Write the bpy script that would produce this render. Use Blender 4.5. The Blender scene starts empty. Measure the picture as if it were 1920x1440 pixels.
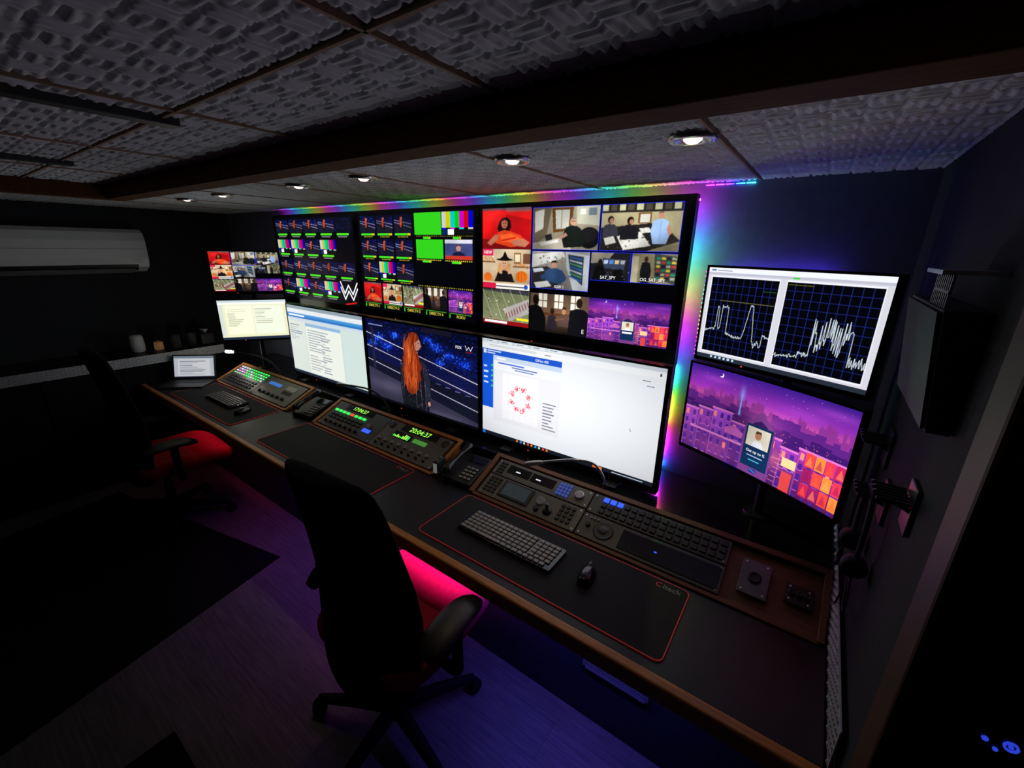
import bpy, bmesh, math, random
import numpy as np
from mathutils import Vector, Matrix
random.seed(4); rng=np.random.default_rng(7)
sc=bpy.context.scene
sc.view_settings.view_transform='Standard'
COL=sc.collection
# ------------------------------------------------------------------ materials
MATS={}
def mat(name,col=(.5,.5,.5),rough=.5,metal=0,emit=None,es=0,noise=0,nscale=30,bump=0,bscale=200,spec=.5,stretch=None):
    if name in MATS: return MATS[name]
    m=bpy.data.materials.new(name); m.use_nodes=True; nt=m.node_tree; b=nt.nodes['Principled BSDF']
    b.inputs['Base Color'].default_value=(*col,1); b.inputs['Roughness'].default_value=rough
    b.inputs['Metallic'].default_value=metal; b.inputs['Specular IOR Level'].default_value=spec
    tc=nt.nodes.new('ShaderNodeTexCoord'); mp=nt.nodes.new('ShaderNodeMapping'); nt.links.new(tc.outputs['Object'],mp.inputs[0])
    if stretch: mp.inputs['Scale'].default_value=stretch
    if emit is not None:
        b.inputs['Emission Color'].default_value=(*emit,1); b.inputs['Emission Strength'].default_value=es
    n=nt.nodes.new('ShaderNodeTexNoise'); n.inputs['Scale'].default_value=nscale; n.inputs['Detail'].default_value=5
    nt.links.new(mp.outputs[0],n.inputs['Vector'])
    amt=noise if noise else .08
    r=nt.nodes.new('ShaderNodeValToRGB'); nt.links.new(n.outputs['Fac'],r.inputs[0])
    r.color_ramp.elements[0].position=.3; r.color_ramp.elements[1].position=.7
    r.color_ramp.elements[0].color=(*[c*(1-amt) for c in col],1); r.color_ramp.elements[1].color=(*[min(1,c*(1+amt)) for c in col],1)
    nt.links.new(r.outputs[0],b.inputs['Base Color'])
    if bump:
        n2=nt.nodes.new('ShaderNodeTexNoise'); n2.inputs['Scale'].default_value=bscale; nt.links.new(mp.outputs[0],n2.inputs['Vector'])
        bp=nt.nodes.new('ShaderNodeBump'); bp.inputs['Strength'].default_value=bump; bp.inputs['Distance'].default_value=.002
        nt.links.new(n2.outputs['Fac'],bp.inputs['Height']); nt.links.new(bp.outputs[0],b.inputs['Normal'])
    MATS[name]=m; return m
M_black=mat('black_plastic',(.012,.012,.013),.45)
M_gloss=mat('gloss_black_plastic',(.008,.008,.009),.15)
M_mesh=mat('black_mesh_fabric',(.006,.006,.007),.95,bump=.5,bscale=600,spec=.15)
M_dark=mat('charcoal_metal',(.05,.05,.052),.45,.3)
M_panel=mat('anodised_rack_panel',(.13,.122,.10),.42,.35)
M_panel2=mat('grey_rack_panel',(.07,.068,.06),.4,.3)
M_key=mat('black_key',(.018,.018,.020),.5)
M_keyl=mat('keyboard_keycap',(.26,.25,.22),.45)
M_chrome=mat('brushed_metal',(.55,.55,.55),.28,1)
M_alu=mat('aluminium',(.5,.5,.5),.35,.9)
M_steel=mat('dull_steel',(.13,.13,.13),.4,.6)
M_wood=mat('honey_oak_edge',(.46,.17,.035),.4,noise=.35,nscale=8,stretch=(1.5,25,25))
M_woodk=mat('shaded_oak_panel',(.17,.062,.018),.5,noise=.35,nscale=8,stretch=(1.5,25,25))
M_woodd=mat('dark_wood_trim',(.10,.038,.012),.8,noise=.35,nscale=8,stretch=(1.5,25,25),spec=.1)
M_lam=mat('black_laminate',(.012,.012,.014),.45,bump=.15,bscale=400,spec=.35)
M_pad=mat('mousepad_cloth',(.014,.014,.017),.8,bump=.4,bscale=1500,spec=.3)
M_redst=mat('red_stitching',(.55,.03,.02),.6,emit=(.55,.02,.015),es=.08)
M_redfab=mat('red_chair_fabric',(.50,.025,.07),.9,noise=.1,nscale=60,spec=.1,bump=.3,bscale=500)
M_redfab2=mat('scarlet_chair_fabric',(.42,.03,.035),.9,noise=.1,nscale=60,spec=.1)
M_white=mat('white_plastic',(.90,.90,.90),.35,noise=.01)
M_wall=mat('navy_black_wall_paint',(.030,.033,.042),.7,bump=.15,bscale=120,spec=.25)
M_wallb=mat('slate_blue_wall_paint',(.13,.14,.19),.7,bump=.15,bscale=120,spec=.25)
M_wallg=mat('charcoal_wall_fabric',(.036,.038,.042),.9,bump=.3,bscale=300,spec=.2)
M_grey=mat('grey_plastic',(.22,.22,.23),.45)
M_mat=mat('black_floor_mat',(.006,.006,.006),.9,spec=.15)
M_blk=mat('black_void_metal',(.008,.008,.009),.8,spec=.2)
def emi(name,c,s):
    return mat(name,tuple(x*.3 for x in c),.4,emit=c,es=s)
E_green=emi('green_lit_key',(.05,.9,.12),1.1)
E_blue=emi('blue_lit_key',(.03,.10,.95),1.3)
E_white=emi('white_lit_key',(.8,.85,1),.9)
E_cap=emi('screen_caption_white',(.95,.96,1),1.0)
E_capy=emi('screen_caption_yellow',(.75,.62,.06),1.0)
E_pink=emi('pink_lit_key',(.9,.3,.8),.9)
E_red=emi('red_lit_key',(.95,.06,.03),1.3)
E_lime=emi('lime_segment_display',(.35,1,.08),1.2)
E_cyan=emi('blue_display_glow',(.05,.25,.9),.5)
E_warm=emi('warm_bulb',(1,.66,.52),3.5)
E_bright=emi('white_lamp',(1,.95,.85),45)
def screen_mat(s):
    k='lit_screen_%d'%int(s*100)
    if k in MATS: return MATS[k]
    m=bpy.data.materials.new(k); m.use_nodes=True; nt=m.node_tree; b=nt.nodes['Principled BSDF']
    a=nt.nodes.new('ShaderNodeAttribute'); a.attribute_name='Col'
    b.inputs['Base Color'].default_value=(.01,.01,.01,1); b.inputs['Roughness'].default_value=.35
    nt.links.new(a.outputs['Color'],b.inputs['Emission Color']); b.inputs['Emission Strength'].default_value=s
    m.cycles.emission_sampling='NONE'
    MATS[k]=m; return m
# ------------------------------------------------------------------ builders
def link(o): COL.objects.link(o); return o
def finish(name,me,m,parent=None,loc=(0,0,0),rot=(0,0,0),smooth=False,label=None):
    if m is not None: me.materials.append(m)
    if smooth:
        for p in me.polygons: p.use_smooth=True
    o=bpy.data.objects.new(name,me); link(o); o.location=loc; o.rotation_euler=rot
    if parent is not None: o.parent=parent
    if label: o['label']=label
    return o
def top(o,label,cat,group=None):
    o['label']=label; o['category']=cat
    if group: o['group']=group
    return o
def thing(name,label,cat,loc=(0,0,0),rot=(0,0,0),group=None):
    e=bpy.data.objects.new(name,None); e.empty_display_size=.05; link(e); e.location=loc; e.rotation_euler=rot
    return top(e,label,cat,group)
def struct(o,**k):
    o['kind']='structure'; return o
def box(name,lo,hi,m,parent=None,bev=0,loc=(0,0,0),rot=(0,0,0),seg=2,label=None):
    bm=bmesh.new(); bmesh.ops.create_cube(bm,size=1)
    lo=Vector(lo); hi=Vector(hi)
    for v in bm.verts: v.co=Vector([lo[i]+(v.co[i]+.5)*(hi[i]-lo[i]) for i in range(3)])
    if bev: bmesh.ops.bevel(bm,geom=bm.edges[:],offset=bev,segments=seg,profile=.5,affect='EDGES')
    me=bpy.data.meshes.new(name); bm.to_mesh(me); bm.free()
    return finish(name,me,m,parent,loc,rot,label=label)
def boxes(name,L,m,parent=None,bev=0,loc=(0,0,0),rot=(0,0,0),label=None):
    bm=bmesh.new()
    for lo,hi in L:
        r=bmesh.ops.create_cube(bm,size=1)
        for v in r['verts']: v.co=Vector([lo[i]+(v.co[i]+.5)*(hi[i]-lo[i]) for i in range(3)])
        if bev:
            es=list({e for v in r['verts'] for e in v.link_edges})
            bmesh.ops.bevel(bm,geom=es,offset=bev,segments=1,profile=.5,affect='EDGES')
    me=bpy.data.meshes.new(name); bm.to_mesh(me); bm.free()
    return finish(name,me,m,parent,loc,rot,label=label)
def prism(name,prof,x0,x1,m,parent=None,bev=0,axis='x',loc=(0,0,0),rot=(0,0,0),label=None):
    bm=bmesh.new()
    def P(a,b,t):
        return (t,a,b) if axis=='x' else ((a,t,b) if axis=='y' else (a,b,t))
    A=[bm.verts.new(P(a,b,x0)) for a,b in prof]; B=[bm.verts.new(P(a,b,x1)) for a,b in prof]
    n=len(prof); bm.faces.new(A); bm.faces.new(B[::-1])
    for i in range(n): bm.faces.new((A[i],B[i],B[(i+1)%n],A[(i+1)%n]))
    bmesh.ops.recalc_face_normals(bm,faces=bm.faces[:])
    if bev: bmesh.ops.bevel(bm,geom=bm.edges[:],offset=bev,segments=2,profile=.5,affect='EDGES')
    me=bpy.data.meshes.new(name); bm.to_mesh(me); bm.free()
    return finish(name,me,m,parent,loc,rot,label=label)
def lathe(name,prof,m,parent=None,loc=(0,0,0),rot=(0,0,0),n=24,label=None,smooth=True):
    bm=bmesh.new(); rings=[]
    for r,z in prof:
        if r<1e-6: rings.append([bm.verts.new((0,0,z))])
        else: rings.append([bm.verts.new((r*math.cos(2*math.pi*i/n),r*math.sin(2*math.pi*i/n),z)) for i in range(n)])
    for a,b in zip(rings,rings[1:]):
        for i in range(n):
            j=(i+1)%n
            if len(a)==1 and len(b)==1: continue
            if len(a)==1: bm.faces.new((a[0],b[j],b[i]))
            elif len(b)==1: bm.faces.new((a[i],a[j],b[0]))
            else: bm.faces.new((a[i],a[j],b[j],b[i]))
    bmesh.ops.recalc_face_normals(bm,faces=bm.faces[:])
    me=bpy.data.meshes.new(name); bm.to_mesh(me); bm.free()
    o=finish(name,me,m,parent,loc,rot,label=label)
    if smooth:
        for p in me.polygons: p.use_smooth=len(p.vertices)==4
    return o
def tube(name,pts,r,m,parent=None,loc=(0,0,0),rot=(0,0,0),n=10,label=None,close=False):
    P=[Vector(p) for p in pts]
    R=r if isinstance(r,(list,tuple)) else [r]*len(P)
    out=[];rr=[]
    if len(P)>2:
        Q=[P[0]]+P+[P[-1]]
        for i in range(1,len(Q)-2):
            for k in range(6):
                t=k/6; a,b,c,d=Q[i-1],Q[i],Q[i+1],Q[i+2]
                out.append(.5*((2*b)+(c-a)*t+(2*a-5*b+4*c-d)*t*t+(3*b-a-3*c+d)*t**3)); rr.append(R[i-1]*(1-t)+R[i]*t)
        out.append(P[-1]); rr.append(R[-1])
    else: out=P; rr=R
    bm=bmesh.new(); rings=[]; up=Vector((0,0,1))
    T0=(out[1]-out[0]).normalized()
    if abs(T0.dot(up))>.9: up=Vector((1,0,0))
    N=(up-T0*up.dot(T0)).normalized()
    for i,p in enumerate(out):
        T=(out[min(i+1,len(out)-1)]-out[max(i-1,0)]).normalized()
        N=(N-T*N.dot(T)).normalized(); B=T.cross(N)
        rings.append([bm.verts.new(p+(N*math.cos(2*math.pi*k/n)+B*math.sin(2*math.pi*k/n))*rr[i]) for k in range(n)])
    for a,b in zip(rings,rings[1:]):
        for k in range(n): bm.faces.new((a[k],a[(k+1)%n],b[(k+1)%n],b[k]))
    bm.faces.new(rings[0][::-1]); bm.faces.new(rings[-1])
    bmesh.ops.recalc_face_normals(bm,faces=bm.faces[:])
    me=bpy.data.meshes.new(name); bm.to_mesh(me); bm.free()
    o=finish(name,me,m,parent,loc,rot,label=label)
    for p in me.polygons: p.use_smooth=len(p.vertices)==4
    return o
def loft(name,rings,m,parent=None,loc=(0,0,0),rot=(0,0,0),label=None):
    bm=bmesh.new(); V=[[bm.verts.new(p) for p in r] for r in rings]; n=len(V[0])
    for a,b in zip(V,V[1:]):
        for k in range(n): bm.faces.new((a[k],a[(k+1)%n],b[(k+1)%n],b[k]))
    bm.faces.new(V[0][::-1]); bm.faces.new(V[-1])
    bmesh.ops.recalc_face_normals(bm,faces=bm.faces[:])
    me=bpy.data.meshes.new(name); bm.to_mesh(me); bm.free()
    return finish(name,me,m,parent,loc,rot,smooth=True,label=label)
def gridmesh(name,X,Y,Z,m,parent=None,col=None,loc=(0,0,0),rot=(0,0,0),smooth=False,label=None):
    H,W=X.shape; me=bpy.data.meshes.new(name)
    co=np.stack([X,Y,Z],-1).reshape(-1,3).astype(np.float32)
    idx=np.arange(H*W).reshape(H,W)
    q=np.stack([idx[:-1,:-1],idx[:-1,1:],idx[1:,1:],idx[1:,:-1]],-1).reshape(-1,4).astype(np.int32)
    me.vertices.add(len(co)); me.vertices.foreach_set('co',co.ravel())
    me.loops.add(q.size); me.loops.foreach_set('vertex_index',q.ravel())
    me.polygons.add(len(q)); me.polygons.foreach_set('loop_start',np.arange(0,q.size,4,dtype=np.int32))
    if smooth: me.polygons.foreach_set('use_smooth',np.ones(len(q),dtype=bool))
    me.update(calc_edges=True)
    if col is not None:
        a=me.color_attributes.new('Col','FLOAT_COLOR','POINT')
        c=np.concatenate([col.reshape(-1,3),np.ones((H*W,1))],1).astype(np.float32)
        a.data.foreach_set('color',c.ravel())
    return finish(name,me,m,parent,loc,rot,label=label)
def text(name,s,size,m,parent,loc,rot=(0,0,0),align='CENTER',ext=.0004):
    cu=bpy.data.curves.new(name,'FONT'); cu.body=s; cu.size=size; cu.extrude=ext; cu.align_x=align; cu.align_y='CENTER'
    t=bpy.data.objects.new(name+'_tmp',cu); link(t)
    dg=bpy.context.evaluated_depsgraph_get(); me=bpy.data.meshes.new_from_object(t.evaluated_get(dg))
    bpy.data.objects.remove(t); me.materials.clear()
    return finish(name,me,m,parent,loc,rot)
# ------------------------------------------------------------------ picture canvas for the lit screens (painted into screen vertices)
class V:
    def __init__(s,W,H,bg=(0,0,0),arr=None,box=None):
        if arr is None: arr=np.zeros((H,W,3)); arr[:]=bg; box=(0,0,W,H)
        s.a=arr; s.b=box
    def sub(s,x0,y0,x1,y1):
        bx,by,w,hh=s.b
        return V(0,0,arr=s.a,box=(bx+x0*w,by+y0*hh,(x1-x0)*w,(y1-y0)*hh))
    def X(s,x): return s.b[0]+x*s.b[2]
    def Y(s,y): return s.b[1]+y*s.b[3]
    def clip(s,x0,y0,x1,y1):
        bx,by,w,hh=s.b; H,W=s.a.shape[:2]
        x0=max(x0,bx,0);y0=max(y0,by,0);x1=min(x1,bx+w,W);y1=min(y1,by+hh,H)
        return int(round(x0)),int(round(y0)),int(round(x1)),int(round(y1))
    def rect(s,x0,y0,x1,y1,c,al=1):
        a,b,d,e=s.clip(s.X(x0),s.Y(y0),s.X(x1),s.Y(y1))
        if d>a and e>b: s.a[b:e,a:d]=s.a[b:e,a:d]*(1-al)+np.array(c)*al
    def grad(s,x0,y0,x1,y1,c0,c1,c2=None):
        a,b,d,e=s.clip(s.X(x0),s.Y(y0),s.X(x1),s.Y(y1))
        if d>a and e>b:
            t=np.linspace(0,1,e-b)[:,None,None]
            if c2 is None: g=np.array(c0)*(1-t)+np.array(c1)*t
            else: g=np.where(t<.5,np.array(c0)*(1-2*t)+np.array(c1)*2*t,np.array(c1)*(2-2*t)+np.array(c2)*(2*t-1))
            s.a[b:e,a:d]=g
    def _m(s,x0,y0,x1,y1):
        a,b,d,e=s.clip(x0-1,y0-1,x1+2,y1+2)
        if d<=a or e<=b: return None
        yy,xx=np.mgrid[b:e,a:d]; return a,b,d,e,xx+.5,yy+.5
    def blend(s,r,al,c):
        a,b,d,e=r; al=np.clip(al,0,1)[...,None]; s.a[b:e,a:d]=s.a[b:e,a:d]*(1-al)+np.array(c)*al
    def ell(s,cx,cy,rx,ry,c,al=1):
        cx,cy=s.X(cx),s.Y(cy); rx*=s.b[2]; ry*=s.b[3]; q=s._m(cx-rx,cy-ry,cx+rx,cy+ry)
        if q is None: return
        a,b,d,e,xx,yy=q; k=np.sqrt(((xx-cx)/rx)**2+((yy-cy)/ry)**2)
        s.blend((a,b,d,e),np.clip((1-k)*min(rx,ry)+.5,0,1)*al,c)
    def glow(s,cx,cy,rx,ry,c,al=.6):
        cx,cy=s.X(cx),s.Y(cy); rx*=s.b[2]; ry*=s.b[3]; q=s._m(cx-2*rx,cy-2*ry,cx+2*rx,cy+2*ry)
        if q is None: return
        a,b,d,e,xx,yy=q; k=((xx-cx)/rx)**2+((yy-cy)/ry)**2; s.blend((a,b,d,e),np.exp(-k*1.5)*al,c)
    def line(s,x1,y1,x2,y2,w,c,al=1):
        x1,y1,x2,y2=s.X(x1),s.Y(y1),s.X(x2),s.Y(y2); q=s._m(min(x1,x2)-w,min(y1,y2)-w,max(x1,x2)+w,max(y1,y2)+w)
        if q is None: return
        a,b,d,e,xx,yy=q; dx,dy=x2-x1,y2-y1; L=dx*dx+dy*dy+1e-9
        t=np.clip(((xx-x1)*dx+(yy-y1)*dy)/L,0,1); dd=np.hypot(xx-x1-t*dx,yy-y1-t*dy)
        s.blend((a,b,d,e),np.clip(w/2+.5-dd,0,1)*al,c)
    def poly(s,pts,c,al=1):
        P=[(s.X(x),s.Y(y)) for x,y in pts]; xs=[p[0] for p in P]; ys=[p[1] for p in P]
        q=s._m(min(xs),min(ys),max(xs),max(ys))
        if q is None: return
        a,b,d,e,xx,yy=q; ins=np.zeros(xx.shape,bool); n=len(P)
        for i in range(n):
            x1,y1=P[i];x2,y2=P[(i+1)%n]
            if y1==y2: continue
            ins^=((yy<y1)!=(yy<y2))&(xx<(x2-x1)*(yy-y1)/(y2-y1)+x1)
        s.blend((a,b,d,e),ins*al,c)
    def speck(s,n,x0,y0,x1,y1,cols,rmin=.5,rmax=1.5,al=1):
        for i in range(n):
            x=rng.uniform(x0,x1); y=rng.uniform(y0,y1); r=rng.uniform(rmin,rmax)
            s.ell(x,y,r/s.b[2],r/s.b[3],cols[rng.integers(len(cols))],al)
    def post(s,n=1,amt=.16):
        a,b,d,e=s.clip(s.X(0),s.Y(0),s.X(1),s.Y(1))
        if d-a<4 or e-b<4: return
        R=s.a[b:e,a:d]
        for _ in range(n):
            P=np.pad(R,((1,1),(1,1),(0,0)),'edge'); R=(P[:-2,1:-1]+P[2:,1:-1]+P[1:-1,:-2]+P[1:-1,2:]+2*P[1:-1,1:-1])/6
        hh,w=R.shape[:2]; m=np.ones((hh,w))
        for sz,k in ((max(3,w//3),amt*1.3),(max(2,w//8),amt*.6),(1,amt*.4)):
            gh,gw=hh//sz+2,w//sz+2; g=rng.normal(0,k,(gh,gw)); yy=np.arange(hh)/sz; xx=np.arange(w)/sz; y0=yy.astype(int); x0=xx.astype(int); fy=(yy-y0)[:,None]; fx=(xx-x0)[None,:]
            m+=g[y0][:,x0]*(1-fy)*(1-fx)+g[y0+1][:,x0]*fy*(1-fx)+g[y0][:,x0+1]*(1-fy)*fx+g[y0+1][:,x0+1]*fy*fx
        s.a[b:e,a:d]=np.clip(R*m[...,None],0,1)
    def fakelines(s,x0,y0,x1,y1,n,c,lo=.3,hi=1):
        for i in range(n):
            y=y0+(y1-y0)*(i+.5)/n; s.rect(x0,y,x0+(x1-x0)*rng.uniform(lo,hi),y+max(1.0/s.b[3],(y1-y0)/n*.35),c)
def ringside(v,big=False):
    v.grad(0,0,1,1,(.02,.03,.12),(.05,.07,.25),(.10,.10,.18))
    sk=(.72,.50,.43)
    if not big:
        v.speck(25,0,0,1,.42,[(.05,.12,.6),(.08,.2,.9),(.03,.05,.25),(.02,.02,.08)],.5,1.2)
        v.poly([(0,.5),(1,.62),(1,1),(0,1)],(.08,.08,.16))
        for a,b in [(.28,.52),(.4,.72)]: v.line(0,a,1,b,1,(.6,.57,.66))
        v.poly([(.33,.36),(.47,.34),(.53,.5),(.55,.75),(.52,1),(.33,1),(.30,.7)],(.07,.07,.10)); v.ell(.455,.19,.035,.07,sk)
        v.poly([(.37,.14),(.42,.09),(.47,.12),(.45,.22),(.47,.36),(.46,.55),(.41,.72),(.36,.66),(.33,.5),(.34,.3)],(.62,.20,.07)); v.line(.40,.15,.40,.6,1,(.85,.35,.12)); v.post(0,.10); return
    for i in range(520):
        x=rng.uniform(0,1); y=rng.uniform(.02,.36+.08*x); b=rng.choice([.25,.45,.8,1.0]); v.ell(x,y,.006,.010,(.03*b,.10*b+.01,.50*b+.05),.8); v.ell(x,y+.016,.008,.010,(.01,.015,.06),.7)
    for cx,cy,r in [(.13,.22,.07),(.06,.30,.05),(.30,.15,.05),(.60,.13,.05),(.67,.20,.07),(.78,.27,.06),(.90,.32,.07),(.22,.30,.06),(.70,.36,.05)]:
        v.glow(cx,cy,r,r*.9,(.05,.22,.95),.55)
        for _ in range(26): 
            x,y=cx+rng.normal(0,r*.5),cy+rng.normal(0,r*.4); v.ell(x,y,.005,.008,[(.12,.34,1),(.25,.5,1),(.03,.12,.55)][rng.integers(3)],.9)
    v.rect(.55,.0,.8,.06,(.10,.08,.14),.7); v.post(1,.05)
    v.poly([(0,.46),(1,.66),(1,1),(0,1)],(.055,.06,.13)); v.poly([(0,.60),(1,.93),(1,1),(0,1)],(.17,.16,.24)); v.glow(.2,.80,.25,.10,(.34,.32,.42),.7); v.glow(.75,.97,.25,.06,(.30,.29,.38),.7)
    for k in range(4): v.rect(.66+k*.08,.60+k*.016,.70+k*.08,.61+k*.016,(.3,.32,.5))
    for a,b,w,c in [(.17,.50,1.8,(.86,.82,.88)),(.33,.64,1.8,(.80,.76,.84)),(.50,.80,2.0,(.72,.69,.78))]:
        v.line(0,a,1,b,w,c); v.line(0,a+.014,1,b+.014,1,(.2,.18,.26),.7)
    v.poly([(.055,.10),(.075,.10),(.08,.62),(.055,.60)],(.12,.12,.2))
    v.poly([(.36,.40),(.41,.345),(.50,.33),(.565,.38),(.60,.50),(.615,.66),(.60,.84),(.585,1),(.35,1),(.335,.84),(.325,.66),(.335,.50)],(.06,.06,.09))
    v.poly([(.53,.37),(.575,.42),(.61,.60),(.61,.80),(.575,.86),(.56,.66)],(.13,.13,.20)); v.poly([(.335,.5),(.36,.42),(.375,.7),(.36,.88),(.335,.82)],(.11,.11,.17))
    for k in range(120):
        x=rng.uniform(.34,.605); y=rng.uniform(.40,.99); v.line(x,y,x+rng.uniform(-.01,.01),y+.022,1,[(.35,.36,.50),(.15,.16,.30),(.62,.60,.72),(.25,.22,.30)][k%4],.6)
    for x in (.47,.52,.56): v.line(x,.62,x+.008,.99,1,(.45,.45,.58),.8)
    v.ell(.592,.875,.012,.028,sk); v.poly([(.47,.30),(.505,.29),(.515,.36),(.47,.38)],sk)
    v.ell(.497,.205,.040,.075,sk); v.poly([(.530,.19),(.545,.225),(.530,.235)],sk); v.line(.512,.19,.530,.188,1.2,(.12,.06,.05)); v.line(.52,.25,.533,.25,1,(.6,.2,.2))
    L=[(.425,.14),(.40,.19),(.375,.26),(.385,.33),(.36,.40),(.372,.47),(.352,.54),(.368,.61),(.36,.68),(.385,.74),(.40,.80)]
    Rr=[(.435,.82),(.47,.79),(.50,.73),(.505,.66),(.53,.60),(.520,.53),(.54,.46),(.520,.39),(.515,.33),(.485,.28),(.478,.20),(.515,.16),(.522,.12),(.50,.085),(.465,.075),(.44,.095)]
    v.poly(L+Rr,(.46,.14,.06))
    for k in range(170):
        x=rng.uniform(.385,.50); y=rng.uniform(.09,.62); q=x-.02+rng.uniform(-.012,.035)*(y*1.5)
        m_=(x+q)/2+rng.uniform(-.012,.012); e=y+rng.uniform(.10,.22); c=[(.86,.38,.14),(.36,.09,.04),(.95,.52,.24),(.66,.22,.08),(.78,.30,.11)][k%5]
        v.line(x,y,m_,(y+e)/2,1,c,.65); v.line(m_,(y+e)/2,q,e,1,c,.65)
    v.glow(.42,.3,.02,.12,(1,.6,.3),.4); v.post(0,.07)
    P=[(.905,.12),(.917,.165),(.931,.13),(.945,.165),(.96,.12)]
    for a,b in zip(P,P[1:]): v.line(*a,*b,1.5,(.95,.95,1))
    v.line(.912,.19,.955,.18,1.2,(.85,.1,.1)); v.rect(0,.97,1,1,(.03,.03,.06)); v.fakelines(.03,.05,.18,.08,1,(.45,.5,.7),.9,1)
def bars(v):
    v.rect(0,0,1,1,(.1,.1,.1))
    for i,c in enumerate([(.75,.75,.75),(.75,.75,0),(0,.75,.75),(0,.75,0),(.75,0,.75),(.75,0,0),(0,0,.75)]): v.rect(i/7,0,(i+1)/7,.68,c)
    for i,c in enumerate([(0,0,.75),(0,0,0),(.75,0,.75),(0,0,0),(0,.75,.75),(0,0,0),(.75,.75,.75)]): v.rect(i/7,.68,(i+1)/7,.76,c)
    v.rect(0,.76,.2,1,(0,.15,.35)); v.rect(.2,.76,.4,1,(.95,.95,.95)); v.rect(.4,.76,1,1,(.05,.05,.05))
def redwoman(v):
    v.grad(0,0,1,1,(.85,.10,.09),(.82,.07,.08),(.60,.05,.07)); v.rect(0,0,1,.05,(.3,.25,.3)); v.rect(.5,0,.98,.10,(.5,.4,.4),.6)
    v.poly([(.5,.15),(1,.3),(1,1),(.4,1)],(.66,.05,.07)); v.poly([(.0,.75),(1,.9),(1,1),(0,1)],(.45,.04,.06))
    v.poly([(.36,.34),(.42,.24),(.52,.22),(.59,.30),(.61,.46),(.55,.60),(.37,.60),(.32,.50)],(.10,.04,.03)); v.ell(.47,.38,.065,.12,(.70,.42,.32)); v.ell(.45,.365,.014,.012,(.1,.05,.05)); v.ell(.495,.365,.014,.012,(.1,.05,.05)); v.line(.47,.38,.475,.42,1,(.55,.3,.22)); v.line(.45,.45,.495,.45,1.2,(.6,.1,.1)); v.poly([(.40,.33),(.47,.24),(.54,.33),(.47,.29)],(.10,.04,.03))
    v.poly([(.33,.60),(.46,.53),(.60,.57),(.80,.66),(.92,.9),(.6,.96),(.28,.86)],(.85,.24,.10)); v.poly([(.38,.66),(.60,.62),(.78,.72),(.80,.84),(.42,.84)],(.95,.38,.16)); v.poly([(.4,.78),(.7,.70),(.72,.74),(.42,.82)],(.75,.16,.08))
    v.poly([(.10,.86),(.28,.64),(.36,.66),(.32,.80),(.18,.93)],(.68,.40,.30)); v.poly([(.6,.80),(.85,.74),(.98,.84),(.9,.95),(.66,.92)],(.70,.42,.32)); v.glow(.2,.2,.25,.2,(.95,.2,.18),.4); v.post(1,.08)
def host(v):
    v.grad(0,0,1,1,(.78,.70,.58),(.82,.73,.60),(.55,.42,.30)); v.rect(.0,.3,.28,.34,(.5,.35,.22)); v.rect(.66,.40,1,.44,(.5,.35,.22))
    v.rect(.68,.08,.82,.35,(.55,.38,.22)); v.rect(.7,.12,.8,.3,(.88,.84,.7)); v.rect(.86,.1,1,.34,(.45,.30,.2)); v.speck(16,.02,.18,.24,.32,[(.9,.6,.3),(.6,.3,.2),(.95,.9,.8)],1,3); v.speck(16,.68,.36,1,.44,[(.9,.5,.2),(.4,.5,.3)],1,2.5)
    v.poly([(.36,.34),(.30,.75),(.62,.75),(.60,.34)],(.80,.60,.34)); v.ell(.47,.36,.07,.12,(.86,.64,.54)); v.poly([(.38,.33),(.40,.26),(.56,.26),(.57,.36),(.53,.30),(.42,.30)],(.85,.66,.38))
    v.poly([(.37,.25),(.44,.18),(.49,.04),(.54,.18),(.60,.25)],(.05,.04,.05)); v.ell(.48,.255,.17,.03,(.05,.04,.05)); v.ell(.45,.35,.010,.012,(.15,.1,.1)); v.ell(.495,.35,.010,.012,(.15,.1,.1)); v.line(.45,.42,.49,.42,1,(.7,.2,.2))
    v.poly([(.34,.58),(.47,.52),(.62,.58),(.72,.9),(.24,.9)],(.09,.06,.07)); v.poly([(.36,.60),(.40,.44),(.44,.46),(.43,.62)],(.84,.62,.5)); v.poly([(.56,.62),(.53,.46),(.58,.44),(.62,.60)],(.84,.62,.5))
    v.ell(.84,.66,.12,.14,(.88,.42,.10)); v.line(.84,.54,.84,.8,1.5,(.7,.3,.05)); v.line(.78,.56,.77,.78,1.5,(.7,.3,.05)); v.line(.9,.56,.91,.78,1.5,(.7,.3,.05)); v.ell(.12,.72,.09,.12,(.82,.38,.10)); v.rect(0,.82,1,.88,(.75,.65,.5)); v.post(1,.06)
    v.rect(0,0,.24,.17,(.85,.15,.35)); v.rect(0,.86,1,1,(.92,.90,.88)); v.rect(0,.86,.3,1,(.80,.10,.25)); v.rect(.3,.92,.95,.95,(.3,.3,.3)); v.ell(.93,.92,.04,.06,(.1,.3,.7))
def football(v):
    v.grad(0,0,1,1,(.40,.43,.30),(.50,.52,.38))
    v.poly([(0,0),(1,0),(1,.12),(0,.05)],(.2,.2,.22))
    for k in range(7): v.line(-.2+k*.2,0,.05+k*.22,1,1,(.80,.80,.76))
    v.poly([(.45,.55),(1,.2),(1,.60),(.6,.88)],(.66,.64,.62))
    for i in range(9): v.line(.53+i*.055,.66-i*.045,.56+i*.055,.80-i*.045,2.2,(.45,.10,.12))
    v.speck(34,.05,.2,.6,.85,[(.5,.05,.1),(.9,.9,.9),(.35,.05,.1),(.3,.25,.2)],.8,1.8); v.post(1,.06)
    v.rect(0,.88,1,1,(.55,.06,.08)); v.rect(.05,.9,.55,.96,(.95,.95,.95)); v.rect(.75,.76,1,.82,(.95,.9,.1))
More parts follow.
